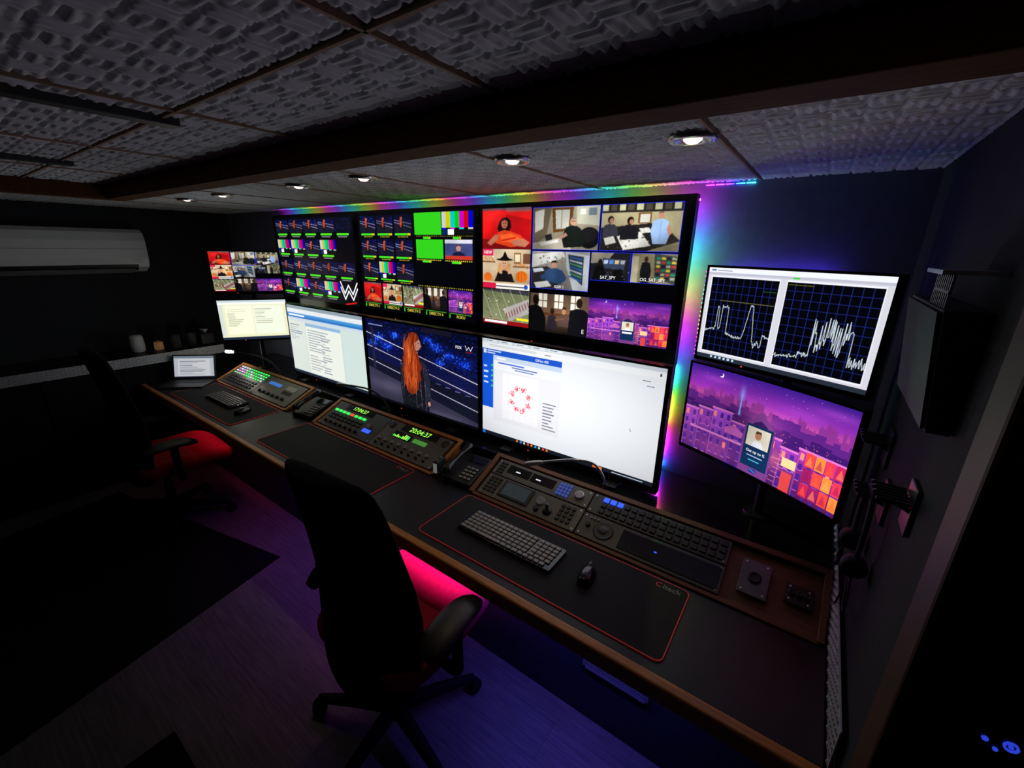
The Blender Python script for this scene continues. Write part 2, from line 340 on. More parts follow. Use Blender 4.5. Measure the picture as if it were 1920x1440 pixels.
def office(v,k):
    if k==0:
        v.grad(0,0,1,1,(.60,.57,.48),(.50,.47,.40)); v.poly([(0,0),(.3,0),(.22,.7),(0,.9)],(.40,.35,.28)); v.poly([(.30,.03),(.62,.03),(.60,.55),(.33,.6)],(.36,.24,.12)); v.poly([(.35,.08),(.57,.08),(.56,.5),(.37,.52)],(.70,.70,.66)); v.line(.45,.08,.45,.5,1,(.36,.24,.12))
        v.poly([(.66,.0),(1,.0),(1,.45),(.68,.4)],(.70,.70,.62)); v.rect(.72,.08,.80,.2,(.85,.85,.8)); v.rect(.84,.06,.95,.22,(.4,.45,.5)); v.poly([(.03,.1),(.18,.05),(.17,.5),(.04,.6)],(.78,.78,.74))
        v.poly([(0,.85),(.5,.70),(.62,1),(0,1)],(.74,.71,.64)); v.poly([(.12,.84),(.4,.76),(.42,.82),(.14,.92)],(.92,.92,.90)); v.poly([(.2,.66),(.3,.62),(.32,.76),(.22,.80)],(.1,.1,.12))
        v.ell(.86,.72,.15,.24,(.06,.06,.07)); v.ell(.86,.66,.11,.16,(.10,.10,.11)); v.poly([(.52,.48),(.60,.44),(.68,.45),(.74,.52),(.82,.70),(.78,.92),(.50,.95),(.46,.72)],(.08,.10,.09)); v.ell(.625,.35,.048,.085,(.72,.54,.45)); v.poly([(.575,.33),(.60,.255),(.65,.255),(.675,.33),(.65,.29),(.60,.29)],(.50,.48,.46)); v.line(.60,.345,.655,.345,1,(.15,.12,.12)); v.poly([(.42,.70),(.52,.60),(.55,.67),(.45,.76)],(.70,.52,.44)); v.glow(.1,.95,.3,.3,(.2,.18,.14),.5); v.post(1,.09)
    if k==1:
        v.grad(0,0,1,1,(.66,.62,.48),(.54,.51,.40)); v.rect(0,0,1,.18,(.14,.13,.12))
        for i in range(9): v.rect(.01+i*.11,.02,.09+i*.11,.14,(.28,.26,.2) if i%2 else (.70,.70,.56))
        v.rect(.48,.2,.64,.42,(.42,.28,.14)); v.rect(.5,.23,.62,.40,(.72,.72,.68))
        v.poly([(.0,.50),(.62,.42),(.78,.44),(1,.78),(.6,1),(0,1)],(.12,.11,.10)); v.poly([(.22,.68),(.52,.58),(.66,.88),(.32,.98)],(.84,.83,.80)); v.poly([(.5,.52),(.62,.50),(.66,.60),(.54,.62)],(.78,.78,.74)); v.poly([(.05,.72),(.18,.68),(.22,.82),(.08,.88)],(.75,.75,.72)); v.speck(34,.1,.55,.7,.95,[(.85,.85,.8),(.3,.3,.3),(.5,.4,.3),(.15,.2,.35)],.6,1.6)
        v.poly([(.66,.38),(.72,.33),(.78,.33),(.84,.38),(.88,.60),(.84,.84),(.68,.84),(.64,.58)],(.58,.70,.88)); v.line(.755,.36,.76,.8,1,(.45,.55,.75)); v.ell(.752,.255,.032,.072,(.70,.50,.40)); v.poly([(.72,.24),(.73,.185),(.775,.185),(.786,.24),(.765,.21)],(.45,.38,.32)); v.poly([(.845,.42),(.90,.62),(.865,.68),(.83,.55)],(.70,.50,.40))
        v.poly([(.27,.50),(.34,.44),(.43,.45),(.49,.52),(.50,.74),(.26,.76)],(.09,.09,.11)); v.ell(.385,.36,.042,.085,(.08,.06,.05)); v.ell(.398,.38,.028,.055,(.62,.45,.36)); v.poly([(.04,.46),(.10,.42),(.18,.43),(.22,.50),(.24,.68),(.03,.70)],(.20,.20,.24)); v.ell(.13,.33,.04,.08,(.14,.09,.07)); v.ell(.14,.35,.028,.055,(.6,.43,.35)); v.glow(.95,.95,.3,.3,(.2,.18,.14),.5); v.post(1,.09)
    if k==2:
        v.grad(0,0,1,1,(.52,.50,.46),(.38,.36,.34)); v.poly([(0,.1),(.55,0),(.6,.15),(0,.45)],(.68,.68,.66)); v.poly([(.6,0),(1,.1),(1,1),(.75,1),(.62,.4)],(.62,.64,.66)); v.poly([(.64,.08),(.9,.13),(.9,.85),(.70,.60)],(.16,.17,.2))
        for i in range(7): v.poly([(.67,.12+i*.08),(.88,.18+i*.09),(.88,.23+i*.09),(.67,.16+i*.08)],[(.14,.30,.55),(.55,.6,.65),(.2,.45,.35)][i%3])
        v.poly([(0,.45),(.28,.40),(.6,.62),(.5,.85),(.45,1),(0,1)],(.14,.13,.13)); v.poly([(.02,.48),(.2,.44),(.24,.52),(.05,.58)],(.7,.72,.75)); v.speck(24,.0,.14,.55,.36,[(.3,.3,.32),(.78,.78,.75),(.2,.25,.4),(.5,.35,.2)],.8,2)
        v.poly([(.24,.54),(.32,.46),(.45,.44),(.56,.50),(.64,.70),(.54,.86),(.26,.80)],(.15,.24,.38)); v.poly([(.16,.66),(.28,.58),(.33,.70),(.2,.76)],(.14,.22,.36)); v.ell(.41,.34,.05,.09,(.62,.46,.37)); v.poly([(.355,.33),(.37,.25),(.44,.24),(.47,.32),(.44,.29),(.38,.30)],(.08,.08,.09)); v.poly([(.05,.85),(.3,.78),(.38,.92),(.1,1)],(.76,.76,.74)); v.post(1,.10)
    if k==3:
        v.rect(0,0,1,1,(.10,.10,.12)); v.poly([(0,0),(.6,0),(.4,.35),(0,.4)],(.5,.48,.42)); v.poly([(.3,.2),(.9,.25),(.85,.6),(.35,.55)],(.20,.24,.32))
        for i in range(4): v.poly([(.34+i*.14,.26),(.45+i*.14,.27),(.44+i*.14,.40),(.34+i*.14,.39)],[(.7,.75,.85),(.3,.5,.8),(.8,.7,.5),(.6,.6,.65)][i])
        v.poly([(.12,.55),(.2,.45),(.34,.46),(.45,1),(.05,1)],(.04,.04,.05)); v.ell(.25,.36,.06,.12,(.10,.07,.06)); v.poly([(.6,.6),(.8,.56),(.9,1),(.55,1)],(.05,.05,.06)); v.speck(20,.2,.6,1,.95,[(.5,.5,.55),(.05,.05,.06),(.3,.35,.5)],.6,1.4); v.post(1,.10)
    if k==4:
        v.rect(0,0,1,1,(.48,.45,.34)); v.rect(0,.1,.16,1,(.64,.61,.50)); v.poly([(.5,0),(1,.1),(1,1),(.55,.8)],(.22,.24,.22))
        for i in range(6):
            for j in range(4): v.poly([(.56+j*.11,.12+i*.13),(.65+j*.11,.13+i*.13),(.65+j*.11,.21+i*.13),(.56+j*.11,.20+i*.13)],[(.1,.5,.4),(.8,.7,.2),(.1,.1,.2),(.6,.6,.5),(.7,.2,.15)][(i*3+j)%5])
        v.ell(.33,.20,.045,.09,(.2,.14,.1)); v.poly([(.24,.32),(.33,.28),(.42,.32),(.46,.6),(.43,1),(.24,1),(.21,.6)],(.08,.08,.10)); v.post(1,.10)
    if k==5:
        v.grad(0,0,1,1,(.30,.24,.20),(.40,.30,.21),(.10,.07,.06))
        for i in range(3):
            v.rect(.15+i*.28,0,.30+i*.28,.35,(.84,.82,.76)); v.rect(.22+i*.28,0,.23+i*.28,.35,(.3,.2,.15)); v.rect(.15+i*.28,.17,.30+i*.28,.185,(.3,.2,.15))
        v.rect(0,.48,1,.55,(.32,.19,.10)); v.ell(.6,.40,.035,.09,(.62,.43,.32)); v.poly([(.56,.38),(.58,.30),(.63,.30),(.64,.38),(.6,.34)],(.15,.1,.08)); v.poly([(.52,.54),(.60,.48),(.68,.54),(.72,.8),(.5,.8)],(.30,.22,.20))
        v.ell(.1,.17,.055,.13,(.05,.035,.03)); v.poly([(0,.34),(.10,.29),(.20,.36),(.28,.6),(.28,1),(0,1)],(.035,.035,.045)); v.ell(.85,.17,.05,.12,(.12,.08,.06)); v.poly([(.70,.38),(.82,.30),(.93,.32),(1,.40),(1,1),(.68,1)],(.055,.055,.075)); v.ell(.4,.43,.035,.08,(.14,.09,.07)); v.poly([(.33,.57),(.40,.51),(.47,.57),(.48,.9),(.32,.9)],(.14,.12,.16)); v.poly([(.45,.62),(.6,.58),(.6,.62),(.46,.68)],(.4,.28,.2)); v.post(1,.10)
def city(v,big=False):
    v.grad(0,0,1,.45,(.20,.09,.48),(.52,.16,.62),(.98,.45,.42)); v.rect(0,.42,1,1,(.30,.12,.48))
    for cx,cy,rx,ry in [(.4,.25,.2,.08),(.75,.20,.18,.07),(.2,.12,.14,.05),(.6,.3,.2,.05),(.9,.1,.15,.05)]: v.glow(cx,cy,rx,ry,(.66,.27,.76),.5)
    v.ell(.22,.06,.014,.024,(.95,.9,1)); v.ell(.214,.053,.012,.021,(.24,.11,.52))
    v.speck(30 if big else 6,0,0,1,.2,[(.8,.7,1)],.4,.8)
    r=np.random.default_rng(3); x=0
    while x<1:
        w=r.uniform(.012,.035); t=.34-r.uniform(0,.14); v.rect(x,t,x+w,.48,(.50,.18,.52)); v.rect(x+w*.3,t-.02,x+w*.5,t,(.50,.18,.52)); x+=w
    x=0
    while x<1:
        w=r.uniform(.02,.05); t=.38-r.uniform(0,.10); v.rect(x,t,x+w,.55,(.33,.12,.46)); x+=w
    v.poly([(.368,.42),(.375,.16),(.382,.42)],(.45,.62,.95)); v.glow(.375,.2,.02,.10,(.5,.7,1),.6)
    x=0
    while x<1:
        w=r.uniform(.04,.08); t=.46-r.uniform(0,.07); v.rect(x,t,x+w,.7,(.22,.08,.38)); v.speck(9 if big else 1,x,t+.02,x+w,.60,[(1,.6,.3),(.95,.4,.5)],.5,1.1); x+=w
    for a,b,t,c in [(0,.10,.50,(.50,.22,.62)),(.10,.2,.46,(.42,.17,.56)),(.2,.34,.42,(.50,.22,.66)),(.34,.45,.50,(.36,.15,.54)),(.59,.66,.50,(.42,.16,.52)),(.66,.76,.56,(.46,.17,.52)),(.76,1,.50,(.50,.14,.48))]:
        v.grad(a,t,b-.004,1,tuple(min(1,q*1.25) for q in c),tuple(q*.62 for q in c)); v.rect(a-.006,t,b+.002,t+.022,(.78,.42,.72)); v.rect(a,t+.20,b-.004,t+.212,(.66,.34,.66)); v.rect(a,t+.05,a+.006,1,(.62,.32,.66),.6)
        nx=max(1,int((b-a)/.042))
        for i in range(nx):
            for j in range(5):
                xx=a+.010+i*(b-a)/nx; yy=t+.045+j*.105
                v.rect(xx,yy,xx+.020,yy+.062,(.95,.50,.45) if (i*3+j*5)%7==0 else (.26,.12,.52)); v.rect(xx-.002,yy+.062,xx+.022,yy+.070,(.66,.38,.70))
    v.poly([(.30,.60),(.36,.55),(.42,.60),(.42,.66),(.30,.66)],(.70,.34,.66)); v.rect(.05,.72,.45,.74,(.78,.45,.72)); v.glow(.25,.9,.2,.12,(.85,.35,.65),.35); v.glow(.62,.72,.08,.12,(1,.5,.4),.4); v.glow(.15,.62,.15,.1,(.75,.30,.75),.4)
    for i in range(4):
        for j in range(3):
            v.rect(.80+i*.052,.52+j*.15,.847+i*.052,.655+j*.15,[(.92,.25,.22),(.70,.12,.30),(.95,.50,.20),(.55,.10,.35),(.88,.20,.30)][(i*2+j*3)%5]); v.poly([(.805+i*.052,.64+j*.15),(.823+i*.052,.54+j*.15),(.842+i*.052,.64+j*.15)],[(1,.6,.35),(.5,.08,.3),(.95,.35,.2)][(i+j)%3],.5)
    v.rect(.68,.66,.76,.75,(.95,.75,.55)); v.rect(.69,.80,.75,1,(.80,.25,.25))
    for k in range(8): v.line(.62+k*.006,.95-k*.05,.66+k*.004,.95-k*.05,1,(.95,.6,.6))
    v.glow(.52,.42,.14,.16,(.8,.35,.65),.5)
    v.poly([(.425,1),(.425,.52),(.445,.44),(.48,.39),(.50,.33),(.52,.30),(.54,.33),(.56,.39),(.595,.44),(.615,.52),(.615,1)],(.45,.22,.50)); v.poly([(.445,.6),(.455,.50),(.48,.44),(.52,.40),(.56,.44),(.585,.50),(.595,.6)],(.20,.10,.34))
    v.rect(.438,.46,.604,.92,(.05,.17,.32)); v.rect(.450,.485,.592,.69,(.82,.79,.72)); v.ell(.52,.565,.020,.042,(.68,.46,.36)); v.poly([(.50,.55),(.505,.515),(.535,.515),(.541,.55),(.53,.535)],(.3,.2,.14)); v.poly([(.485,.69),(.50,.625),(.545,.625),(.565,.69)],(.88,.88,.92))
    if big: v.rect(.47,.79,.57,.80,(.6,.7,.85)); v.rect(.485,.835,.555,.845,(.3,.7,.8)); v.rect(.50,.93,.545,.975,(.1,.2,.5)); v.line(.505,.94,.54,.96,1,(.6,.8,1))
    else: v.rect(.46,.72,.58,.76,(.9,.9,.95))
    v.post(0,.07)
def frame(v,c=(.15,.15,.9)): 
    for a in [(0,0,1,.012),(0,.988,1,1),(0,0,.008,1),(.992,0,1,1)]: v.rect(*a,c)
def meter(v,x0,x1,y,mode=0):
    v.rect(x0,y,x0+(x1-x0)*.78,y+.016,(.25,.85,.15)); v.rect(x0+(x1-x0)*.8,y,x1,y+.016,(.8,.75,.15))
def cvs_tv1():
    v=V(320,192,(.012,.014,.035)); cols=[.01,.205,.40,.595,.79]; w=.185
    rows=[.03,.27,.51,.745]; hh=.155
    lay=['rrrrd','bbwb.','rrrrr','rbrbW']
    for j,y in enumerate(rows):
        for i,x in enumerate(cols):
            s=v.sub(x,y,x+w,y+hh); k=lay[j][i]
            if k in 'rw': ringside(s)
            elif k=='b': bars(s)
            elif k=='d': s.rect(0,0,1,1,(.03,.04,.12)); s.speck(12,0,0,1,1,[(.1,.2,.6)],.5,1.2)
            if k not in '.W':
                v.rect(x+.02,y+hh+.012,x+w-.03,y+hh+.034,(.3,.85,.15)); v.rect(x+.03,y+hh+.045,x+w-.05,y+hh+.055,(.5,.5,.5))
    def wm(y0,s,c):
        P=[(.795,0),(.838,1),(.885,.25),(.930,1),(.985,0)]
        for (a,b),(a2,b2) in zip(P,P[1:]): v.line(a,y0+b*s,a2,y0+b2*s,3.6,c)
    wm(.735,.13,(.96,.96,.98)); wm(.80,.13,(.96,.96,.98))
    for a,b in zip([(.80,.785),(.838,.90),(.885,.80),(.93,.90)],[(.838,.90),(.885,.80),(.93,.90),(.98,.785)]): v.line(*a,*b,1.2,(.02,.02,.05))
    v.poly([(.835,.985),(.965,.950),(.958,.968),(.838,.998)],(.85,.08,.08))
    return v
def cvs_tv2():
    v=V(360,214,(.010,.012,.035))
    def cell(x,y,w,hh,f): 
        s=v.sub(x,y,x+w,y+hh); f(s)
    w=.15
    for j,y in enumerate([.03,.255,.48]):
        for i in range(3): cell(.03+i*.165,y,w,.165,(ringside if not(j==2 and i==1) else bars))
        for i in range(3):
            meter(v,.035+i*.165,.17+i*.165,y+.172)
            for q in range(7): v.rect(.06+i*.165+q*.013,y+.197,.069+i*.165+q*.013,y+.207,(.62,.56,.15))
    v.rect(.535,.02,.75,.215,(.18,.78,.10)); cell(.755,.02,.225,.195,bars)
    v.rect(.545,.255,.76,.43,(.18,.78,.10))
    def man(s):
        s.rect(0,0,1,1,(.25,.28,.5)); s.rect(0,0,1,.2,(.8,.8,.85)); s.ell(.5,.42,.09,.18,(.75,.55,.45)); s.poly([(.41,.38),(.43,.24),(.57,.24),(.59,.38),(.5,.3)],(.25,.18,.14)); s.poly([(.3,.68),(.5,.58),(.7,.68),(.8,1),(.2,1)],(.10,.12,.25)); s.post(0,.08); s.rect(0,.82,1,1,(.75,.2,.15))
    cell(.775,.255,.2,.175,man)
    for x in (.545,.775):
        meter(v,x+.06,x+.12,.235); meter(v,x+.05,x+.12,.45)
        for q in range(14): v.rect(x+q*.0145,.437,x+.008+q*.0145,.447,(.75,.7,.2))
    for i in range(30): v.rect(.55+i*.0145,.685,.555+i*.0145,.695,(.75,.7,.15))
    for i in range(30): v.rect(.55+i*.0145,.222,.555+i*.0145,.230,(.75,.7,.15))
    fs=[redwoman,host,football,lambda s:office(s,5),city]
    for i,f in enumerate(fs):
        x=.02+i*.193; cell(x,.705,.178,.21,f)
        v.rect(x,.925,x+.17,.932,(.3,.7,.15)); v.rect(x+.003,.94,x+.012,.97,(.2,.8,.1))
    return v
def cvs_tv3(W=500,H=304):
    v=V(W,H,(.004,.006,.016)); 
    def cell(x0,y0,x1,y1,f,fr=None):
        s=v.sub(x0,y0,x1,y1); f(s)
        if fr: frame(s,fr)
    cell(.0,.01,.295,.325,redwoman); cell(.0,.33,.295,.655,host); cell(.0,.66,.295,.965,football)
    B=(.12,.16,.85)
    cell(.305,.015,.645,.325,lambda s:office(s,0),B); cell(.65,.015,.985,.325,lambda s:office(s,1),B)
    cell(.305,.335,.61,.625,lambda s:office(s,2),B); cell(.615,.335,.795,.535,lambda s:office(s,3),B); cell(.80,.335,.985,.535,lambda s:office(s,4),B)
    cell(.305,.665,.62,.975,lambda s:office(s,5)); cell(.62,.665,.985,.975,lambda s:city(s,False))
    return v
def cvs_page():
    v=V(480,280,(.93,.94,.96)); v.rect(0,0,1,.035,(.82,.85,.88)); v.rect(0,.035,1,.09,(.96,.97,.98))
    for i in range(5): v.rect(.02+i*.1,.008,.10+i*.1,.03,(.93,.95,.97)); v.rect(.03+i*.1,.014,.07+i*.1,.022,(.4,.5,.6))
    v.rect(.05,.05,.35,.075,(.86,.88,.9)); v.fakelines(.40,.055,.5,.075,1,(.5,.5,.5))
    v.rect(0,.10,.50,.155,(.12,.34,.80)); v.rect(.01,.107,.03,.147,(.9,.95,1)); v.rect(.035,.112,.13,.122,(.85,.9,1)); v.rect(.035,.132,.09,.142,(.85,.9,1))
    v.rect(0,.155,.078,.70,(.08,.34,.85)); v.fakelines(.010,.24,.050,.46,4,(.8,.88,1),.6,1)
    for i in range(5): v.ell(.068,.26+i*.052,.006,.01,(.2,.9,.4))
    v.rect(.078,.155,.50,.20,(.78,.84,.93)); v.rect(.11,.215,.28,.227,(.3,.45,.85)); v.rect(.20,.24,.36,.25,(.35,.42,.7)); v.rect(.22,.262,.34,.272,(.45,.52,.75)); v.rect(.10,.168,.16,.188,(.95,.96,.98))
    v.rect(.078,.29,.50,.82,(.91,.91,.935)); v.rect(.14,.31,.375,.78,(.955,.95,.96))
    for k in range(7): v.line(.14+k*.039,.31,.14+k*.039,.78,1,(.86,.86,.90),.6); v.line(.14,.31+k*.078,.375,.31+k*.078,1,(.86,.86,.90),.6)
    for k in range(8):
        an=k*math.pi/4+.39; cx=.257+.058*math.cos(an); cy=.545+.112*math.sin(an); v.glow(cx,cy,.012,.020,(.98,.55,.6),.5)
        for i in range(26):
            r=rng.normal(0,.009); q=rng.normal(0,.015); v.ell(cx+r,cy+q,.0024,.0041,(.90,.20,.28),.9)
    v.fakelines(.40,.50,.49,.78,9,(.5,.5,.55),.4,1)
    v.fakelines(.90,.11,.97,.13,1,(.5,.5,.55)); v.fakelines(.92,.15,.96,.17,1,(.5,.5,.55)); v.rect(.97,.05,.98,.07,(.3,.3,.3)); v.line(.865,.55,.872,.57,1,(.2,.2,.2))
    yy,xx=np.mgrid[0:280,0:480]; fall=1-.20*np.clip(np.hypot((xx/480-.45)/.75,(yy/280-.45)/.7),0,1.3)**2; v.a*=fall[...,None]
    v.rect(0,.962,1,1,(.07,.09,.13))
    for i in range(9): v.rect(.24+i*.024,.968,.25+i*.024,.99,[(.9,.5,.1),(.2,.6,.9),(.8,.8,.8),(.9,.3,.2)][i%4])
    v.rect(0,.965,.02,.995,(.15,.4,.8)); v.fakelines(.80,.967,.96,.99,1,(.7,.75,.8),.9,1); v.rect(.70,.967,.75,.99,(.9,.4,.1))
    return v
def cvs_web():
    v=V(230,140,(.80,.84,.84)); v.rect(0,0,1,.05,(.55,.62,.66)); v.rect(0,.05,1,.11,(.88,.90,.91)); v.grad(0,.11,1,.17,(.35,.62,.85),(.1,.42,.72))
    v.rect(.02,.125,.25,.15,(.95,.97,1)); v.grad(0,.17,1,.21,(.72,.80,.88),(.80,.85,.88))
    v.rect(0,.23,.24,.94,(.84,.87,.84)); v.fakelines(.02,.26,.22,.5,8,(.55,.6,.65)); v.rect(.25,.23,.72,.94,(.90,.92,.88)); v.rect(.25,.23,.72,.27,(.55,.70,.85)); v.fakelines(.27,.30,.70,.62,9,(.62,.66,.7),.2,.8); v.fakelines(.27,.66,.5,.9,6,(.66,.66,.68))
    v.rect(.74,.23,1,.94,(.80,.86,.84)); v.fakelines(.45,.3,.6,.9,16,(.6,.6,.65),.2,.9); v.rect(0,.955,1,1,(.10,.14,.2)); return v
def cvs_notes():
    v=V(160,100,(.88,.88,.74)); v.rect(0,0,1,.06,(.75,.80,.82)); v.rect(0,.06,1,.11,(.93,.94,.9)); v.rect(0,.11,.06,.9,(.8,.83,.8)); v.rect(.10,.14,.48,.86,(.92,.93,.82)); v.rect(.5,.14,.94,.86,(.90,.92,.84))
    v.fakelines(.12,.2,.42,.66,9,(.70,.70,.60),.3,.9); v.fakelines(.52,.2,.8,.6,8,(.70,.70,.60),.3,.9); v.rect(0,.93,1,1,(.12,.16,.24)); return v
def cvs_wave():
    v=V(420,258,(.80,.80,.84)); v.rect(0,0,1,.05,(.90,.91,.95)); v.rect(0,.05,1,.075,(.72,.72,.78)); v.rect(.02,.02,.05,.035,(.3,.3,.6)); v.fakelines(.06,.015,.3,.04,1,(.5,.5,.6))
    def plot(x0,x1,seed,f):
        v.rect(x0-.005,.085,x1+.005,.93,(.90,.90,.93)); s=v.sub(x0,.10,x1,.915); s.rect(0,0,1,1,(.008,.010,.03))
        for i in range(1,10): s.line(i/10,0,i/10,1,1,(.13,.20,.62)); s.line(0,i/10,1,i/10,1,(.13,.20,.62))
        r=np.random.default_rng(seed); xs=np.linspace(0,1,150); ys=[f(x)+r.normal(0,.012) for x in xs]
        for a,b,c,d in zip(xs,ys,xs[1:],ys[1:]): s.line(a,b,c,d,1.3,(.85,.90,.92))
        return s
    def f1(x):
        y=.72-.04*math.sin(x*9)
        if .17<x<.205 or .245<x<.345: y=.36+.03*abs(math.sin(x*40))
        if .205<=x<=.245: y=.66
        if .60<x<.76: y=.78-.46*min(1,math.exp(-((x-.69)/.055)**2)*1.1)
        if .76<=x<.9: y=.80+.03*math.sin(x*80)
        return y
    rr=np.random.default_rng(12)
    def f2(x):
        y=.88-.14*x
        if .4<x<.82: y=.40+rr.choice([0,.30,.12,.22])+.05*math.sin(x*30)
        elif x>=.82: y=.72+.14*rr.random()
        elif x>.28: y=.78+.05*rr.random()
        return y
    s=plot(.03,.455,1,f1); s.line(.18,.30,.98,.30,1,(.65,.60,.1)); s.line(.8,.14,.98,.14,1,(.2,.5,.2))
    s=plot(.50,.965,2,f2); s.line(.02,.03,.3,.03,1,(.65,.60,.1)); v.rect(.525,.06,.56,.075,(.2,.8,.2))
    v.rect(0,.955,1,1,(.14,.17,.22)); 
    for i in range(6): v.rect(.1+i*.03,.962,.115+i*.03,.985,(.7,.8,.9))
    return v
def cvs_big(f,W,H):
    v=V(W,H); f(v); return v
# ------------------------------------------------------------------ camera
f,th,ps,ro=798.308,.31121,.61782,.01808
F=Vector((-math.sin(ps)*math.cos(th),math.cos(ps)*math.cos(th),-math.sin(th))); R=Vector((math.cos(ps),math.sin(ps),0)); U=R.cross(F)
R2=math.cos(ro)*R+math.sin(ro)*U; U2=-math.sin(ro)*R+math.cos(ro)*U
cd=bpy.data.cameras.new('camera'); cam=bpy.data.objects.new('camera',cd); link(cam)
cd.sensor_width=36; cd.lens=f/1920*36; cd.clip_start=.01
Mx=Matrix((R2,U2,-F)).transposed().to_4x4(); Mx.translation=(0,0,1.85); cam.matrix_world=Mx; sc.camera=cam
# ------------------------------------------------------------------ room shell
fl=box('floor',(-4.7,-1.0,-.05),(1.7,2.0,0),None); struct(fl)
m=bpy.data.materials.new('grey_vinyl_planks'); m.use_nodes=True; nt=m.node_tree; b=nt.nodes['Principled BSDF']
tc=nt.nodes.new('ShaderNodeTexCoord'); br=nt.nodes.new('ShaderNodeTexBrick'); mp=nt.nodes.new('ShaderNodeMapping')
nt.links.new(tc.outputs['Object'],mp.inputs[0]); nt.links.new(mp.outputs[0],br.inputs[0]); br.inputs['Scale'].default_value=1
br.inputs['Brick Width'].default_value=1.1; br.inputs['Row Height'].default_value=.16; br.inputs['Mortar Size'].default_value=.0012; br.inputs['Mortar Smooth'].default_value=.5
br.inputs['Color1'].default_value=(.22,.20,.20,1); br.inputs['Color2'].default_value=(.26,.24,.23,1); br.inputs['Mortar'].default_value=(.11,.10,.10,1)
mp2=nt.nodes.new('ShaderNodeMapping'); mp2.inputs['Scale'].default_value=(2,30,1); nz=nt.nodes.new('ShaderNodeTexNoise'); nz.inputs['Scale'].default_value=3; nz.inputs['Detail'].default_value=6
nt.links.new(tc.outputs['Object'],mp2.inputs[0]); nt.links.new(mp2.outputs[0],nz.inputs[0])
mx=nt.nodes.new('ShaderNodeMix'); mx.data_type='RGBA'; mx.blend_type='MULTIPLY'; mx.inputs[0].default_value=.8
nt.links.new(br.outputs[0],mx.inputs[6]); nt.links.new(nz.outputs['Fac'],mx.inputs[7]); nt.links.new(mx.outputs[2],b.inputs['Base Color']); b.inputs['Roughness'].default_value=.5; b.inputs['Specular IOR Level'].default_value=.3
fl.data.materials.append(m)
struct(box('wall_back',(-4.7,1.90,0),(1.7,2.0,2.25),M_wallb)); struct(box('wall_left',(-4.75,-1.0,0),(-4.65,1.90,2.25),M_wall))
struct(box('wall_front',(-4.7,-1.1,0),(1.7,-1.0,2.25),M_wall)); struct(box('wall_side',(1.6,-1.0,0),(1.7,1.9,2.25),M_blk))
struct(box('wall_right',(.225,.78,0),(.275,1.90,2.10),M_wallg))
struct(box('trim_1',(.20,.70,0),(.28,.785,2.10),mat('jamb_wood',(.075,.028,.009),.6,noise=.3,nscale=8,spec=.3),bev=.006))
step=.0052; xs=np.arange(-4.66,.30,step); ys=np.arange(-.12,1.905,step)
Xg,Yg=np.meshgrid(xs,ys)
def acoustic(X,Y):
    wx=X+.002*np.sin(Y*61+1.3*np.sin(X*23)); wy=Y+.002*np.sin(X*57+1.1*np.sin(Y*29))
    c=.054; ix=np.floor(wx/c); iy=np.floor(wy/c); par=((ix+iy)%2)>.5
    u=wx/c-ix; w=wy/c-iy
    a=np.where(par,u,w); bb=np.where(par,w,u)
    rib=np.abs(np.sin(a*3*math.pi))**.5; endt=np.clip(np.minimum(bb,1-bb)/.09,0,1)**.6
    k=np.sin(ix*12.9898+iy*78.233+np.floor(a*3)*37.7)*43758.5; k=k-np.floor(k)
    return rib*endt*(.8+.2*k)
Hh=acoustic(Xg,Yg)
near=Yg<.70
sx=np.where(near,(Xg+.51)%.61,(Xg+.26)%.61); sx=np.minimum(sx,.61-sx); sy=(Yg-.40)%.61; sy=np.minimum(sy,.61-sy)
sy=np.where(near,sy,.3)
edge=np.minimum(sx,sy); seam=np.clip((edge-.002)/.005,0,1)
Zg=2.108-.0115*Hh*seam
M_ceil=mat('acoustic_foam_tile',(.66,.66,.67),.9,noise=.10,nscale=6,spec=.1)
ce=gridmesh('ceiling',Xg,Yg,Zg,M_ceil,smooth=True); struct(ce)
struct(box('ceiling',(-4.7,-1.0,2.125),(1.7,1.95,2.2),M_blk)); 
struct(box('trim_2',(-2.86,.66,2.035),(1.6,.745,2.112),M_woodd,bev=.003))
struct(box('trim_3',(-2.94,-.9,2.035),(-2.86,.745,2.112),M_woodd,bev=.003))
struct(box('trim_4',(-1.235,-.9,2.085),(-1.195,.43,2.115),M_dark,bev=.002)); struct(box('trim_5',(-2.17,-.9,2.085),(-2.13,.43,2.115),M_dark,bev=.002))
M_seam=mat('ceiling_grid_bar',(.40,.27,.19),.8,spec=.1)
struct(boxes('trim_6',[((-.512-.61*k-.003,-.1,2.095),(-.512-.61*k+.003,.66,2.116)) for k in range(4)]+[((-.262-.61*k-.003,.745,2.095),(-.262-.61*k+.003,1.89,2.116)) for k in range(7)]+[((-2.86,.397,2.095),(.2,.403,2.116))],M_seam))
for i,x in enumerate([-.31,-.82,-1.53,-2.0,-2.78,-3.28]):
    d=thing('recessed_downlight','round chrome recessed downlight set in the foam ceiling','ceiling light',(x,1.135,2.096),group='recessed ceiling downlights')
    lathe('trim_ring',[(.030,.0),(.034,-.006),(.046,-.010),(.053,-.007),(.055,.0)],M_chrome,d,n=32)
    lathe('reflector',[(.031,.0),(.026,.012),(.018,.02),(0,.021)],M_chrome,d,n=24)
    lathe('bulb',[(0,-.012),(.012,-.012),(.020,-.006),(.022,.004),(.018,.014),(0,.016)],E_warm,d,n=20)
    L=bpy.data.lights.new('downlight_glow','SPOT'); L.energy=[.7,2.8,2.6,2.6,1.5,1.2][i]; L.spot_size=1.2; L.spot_blend=.9; L.color=(1,.72,.40); L.shadow_soft_size=.02
    lo=bpy.data.objects.new('downlight_glow',L); link(lo); lo.location=(x,1.135,2.060); 
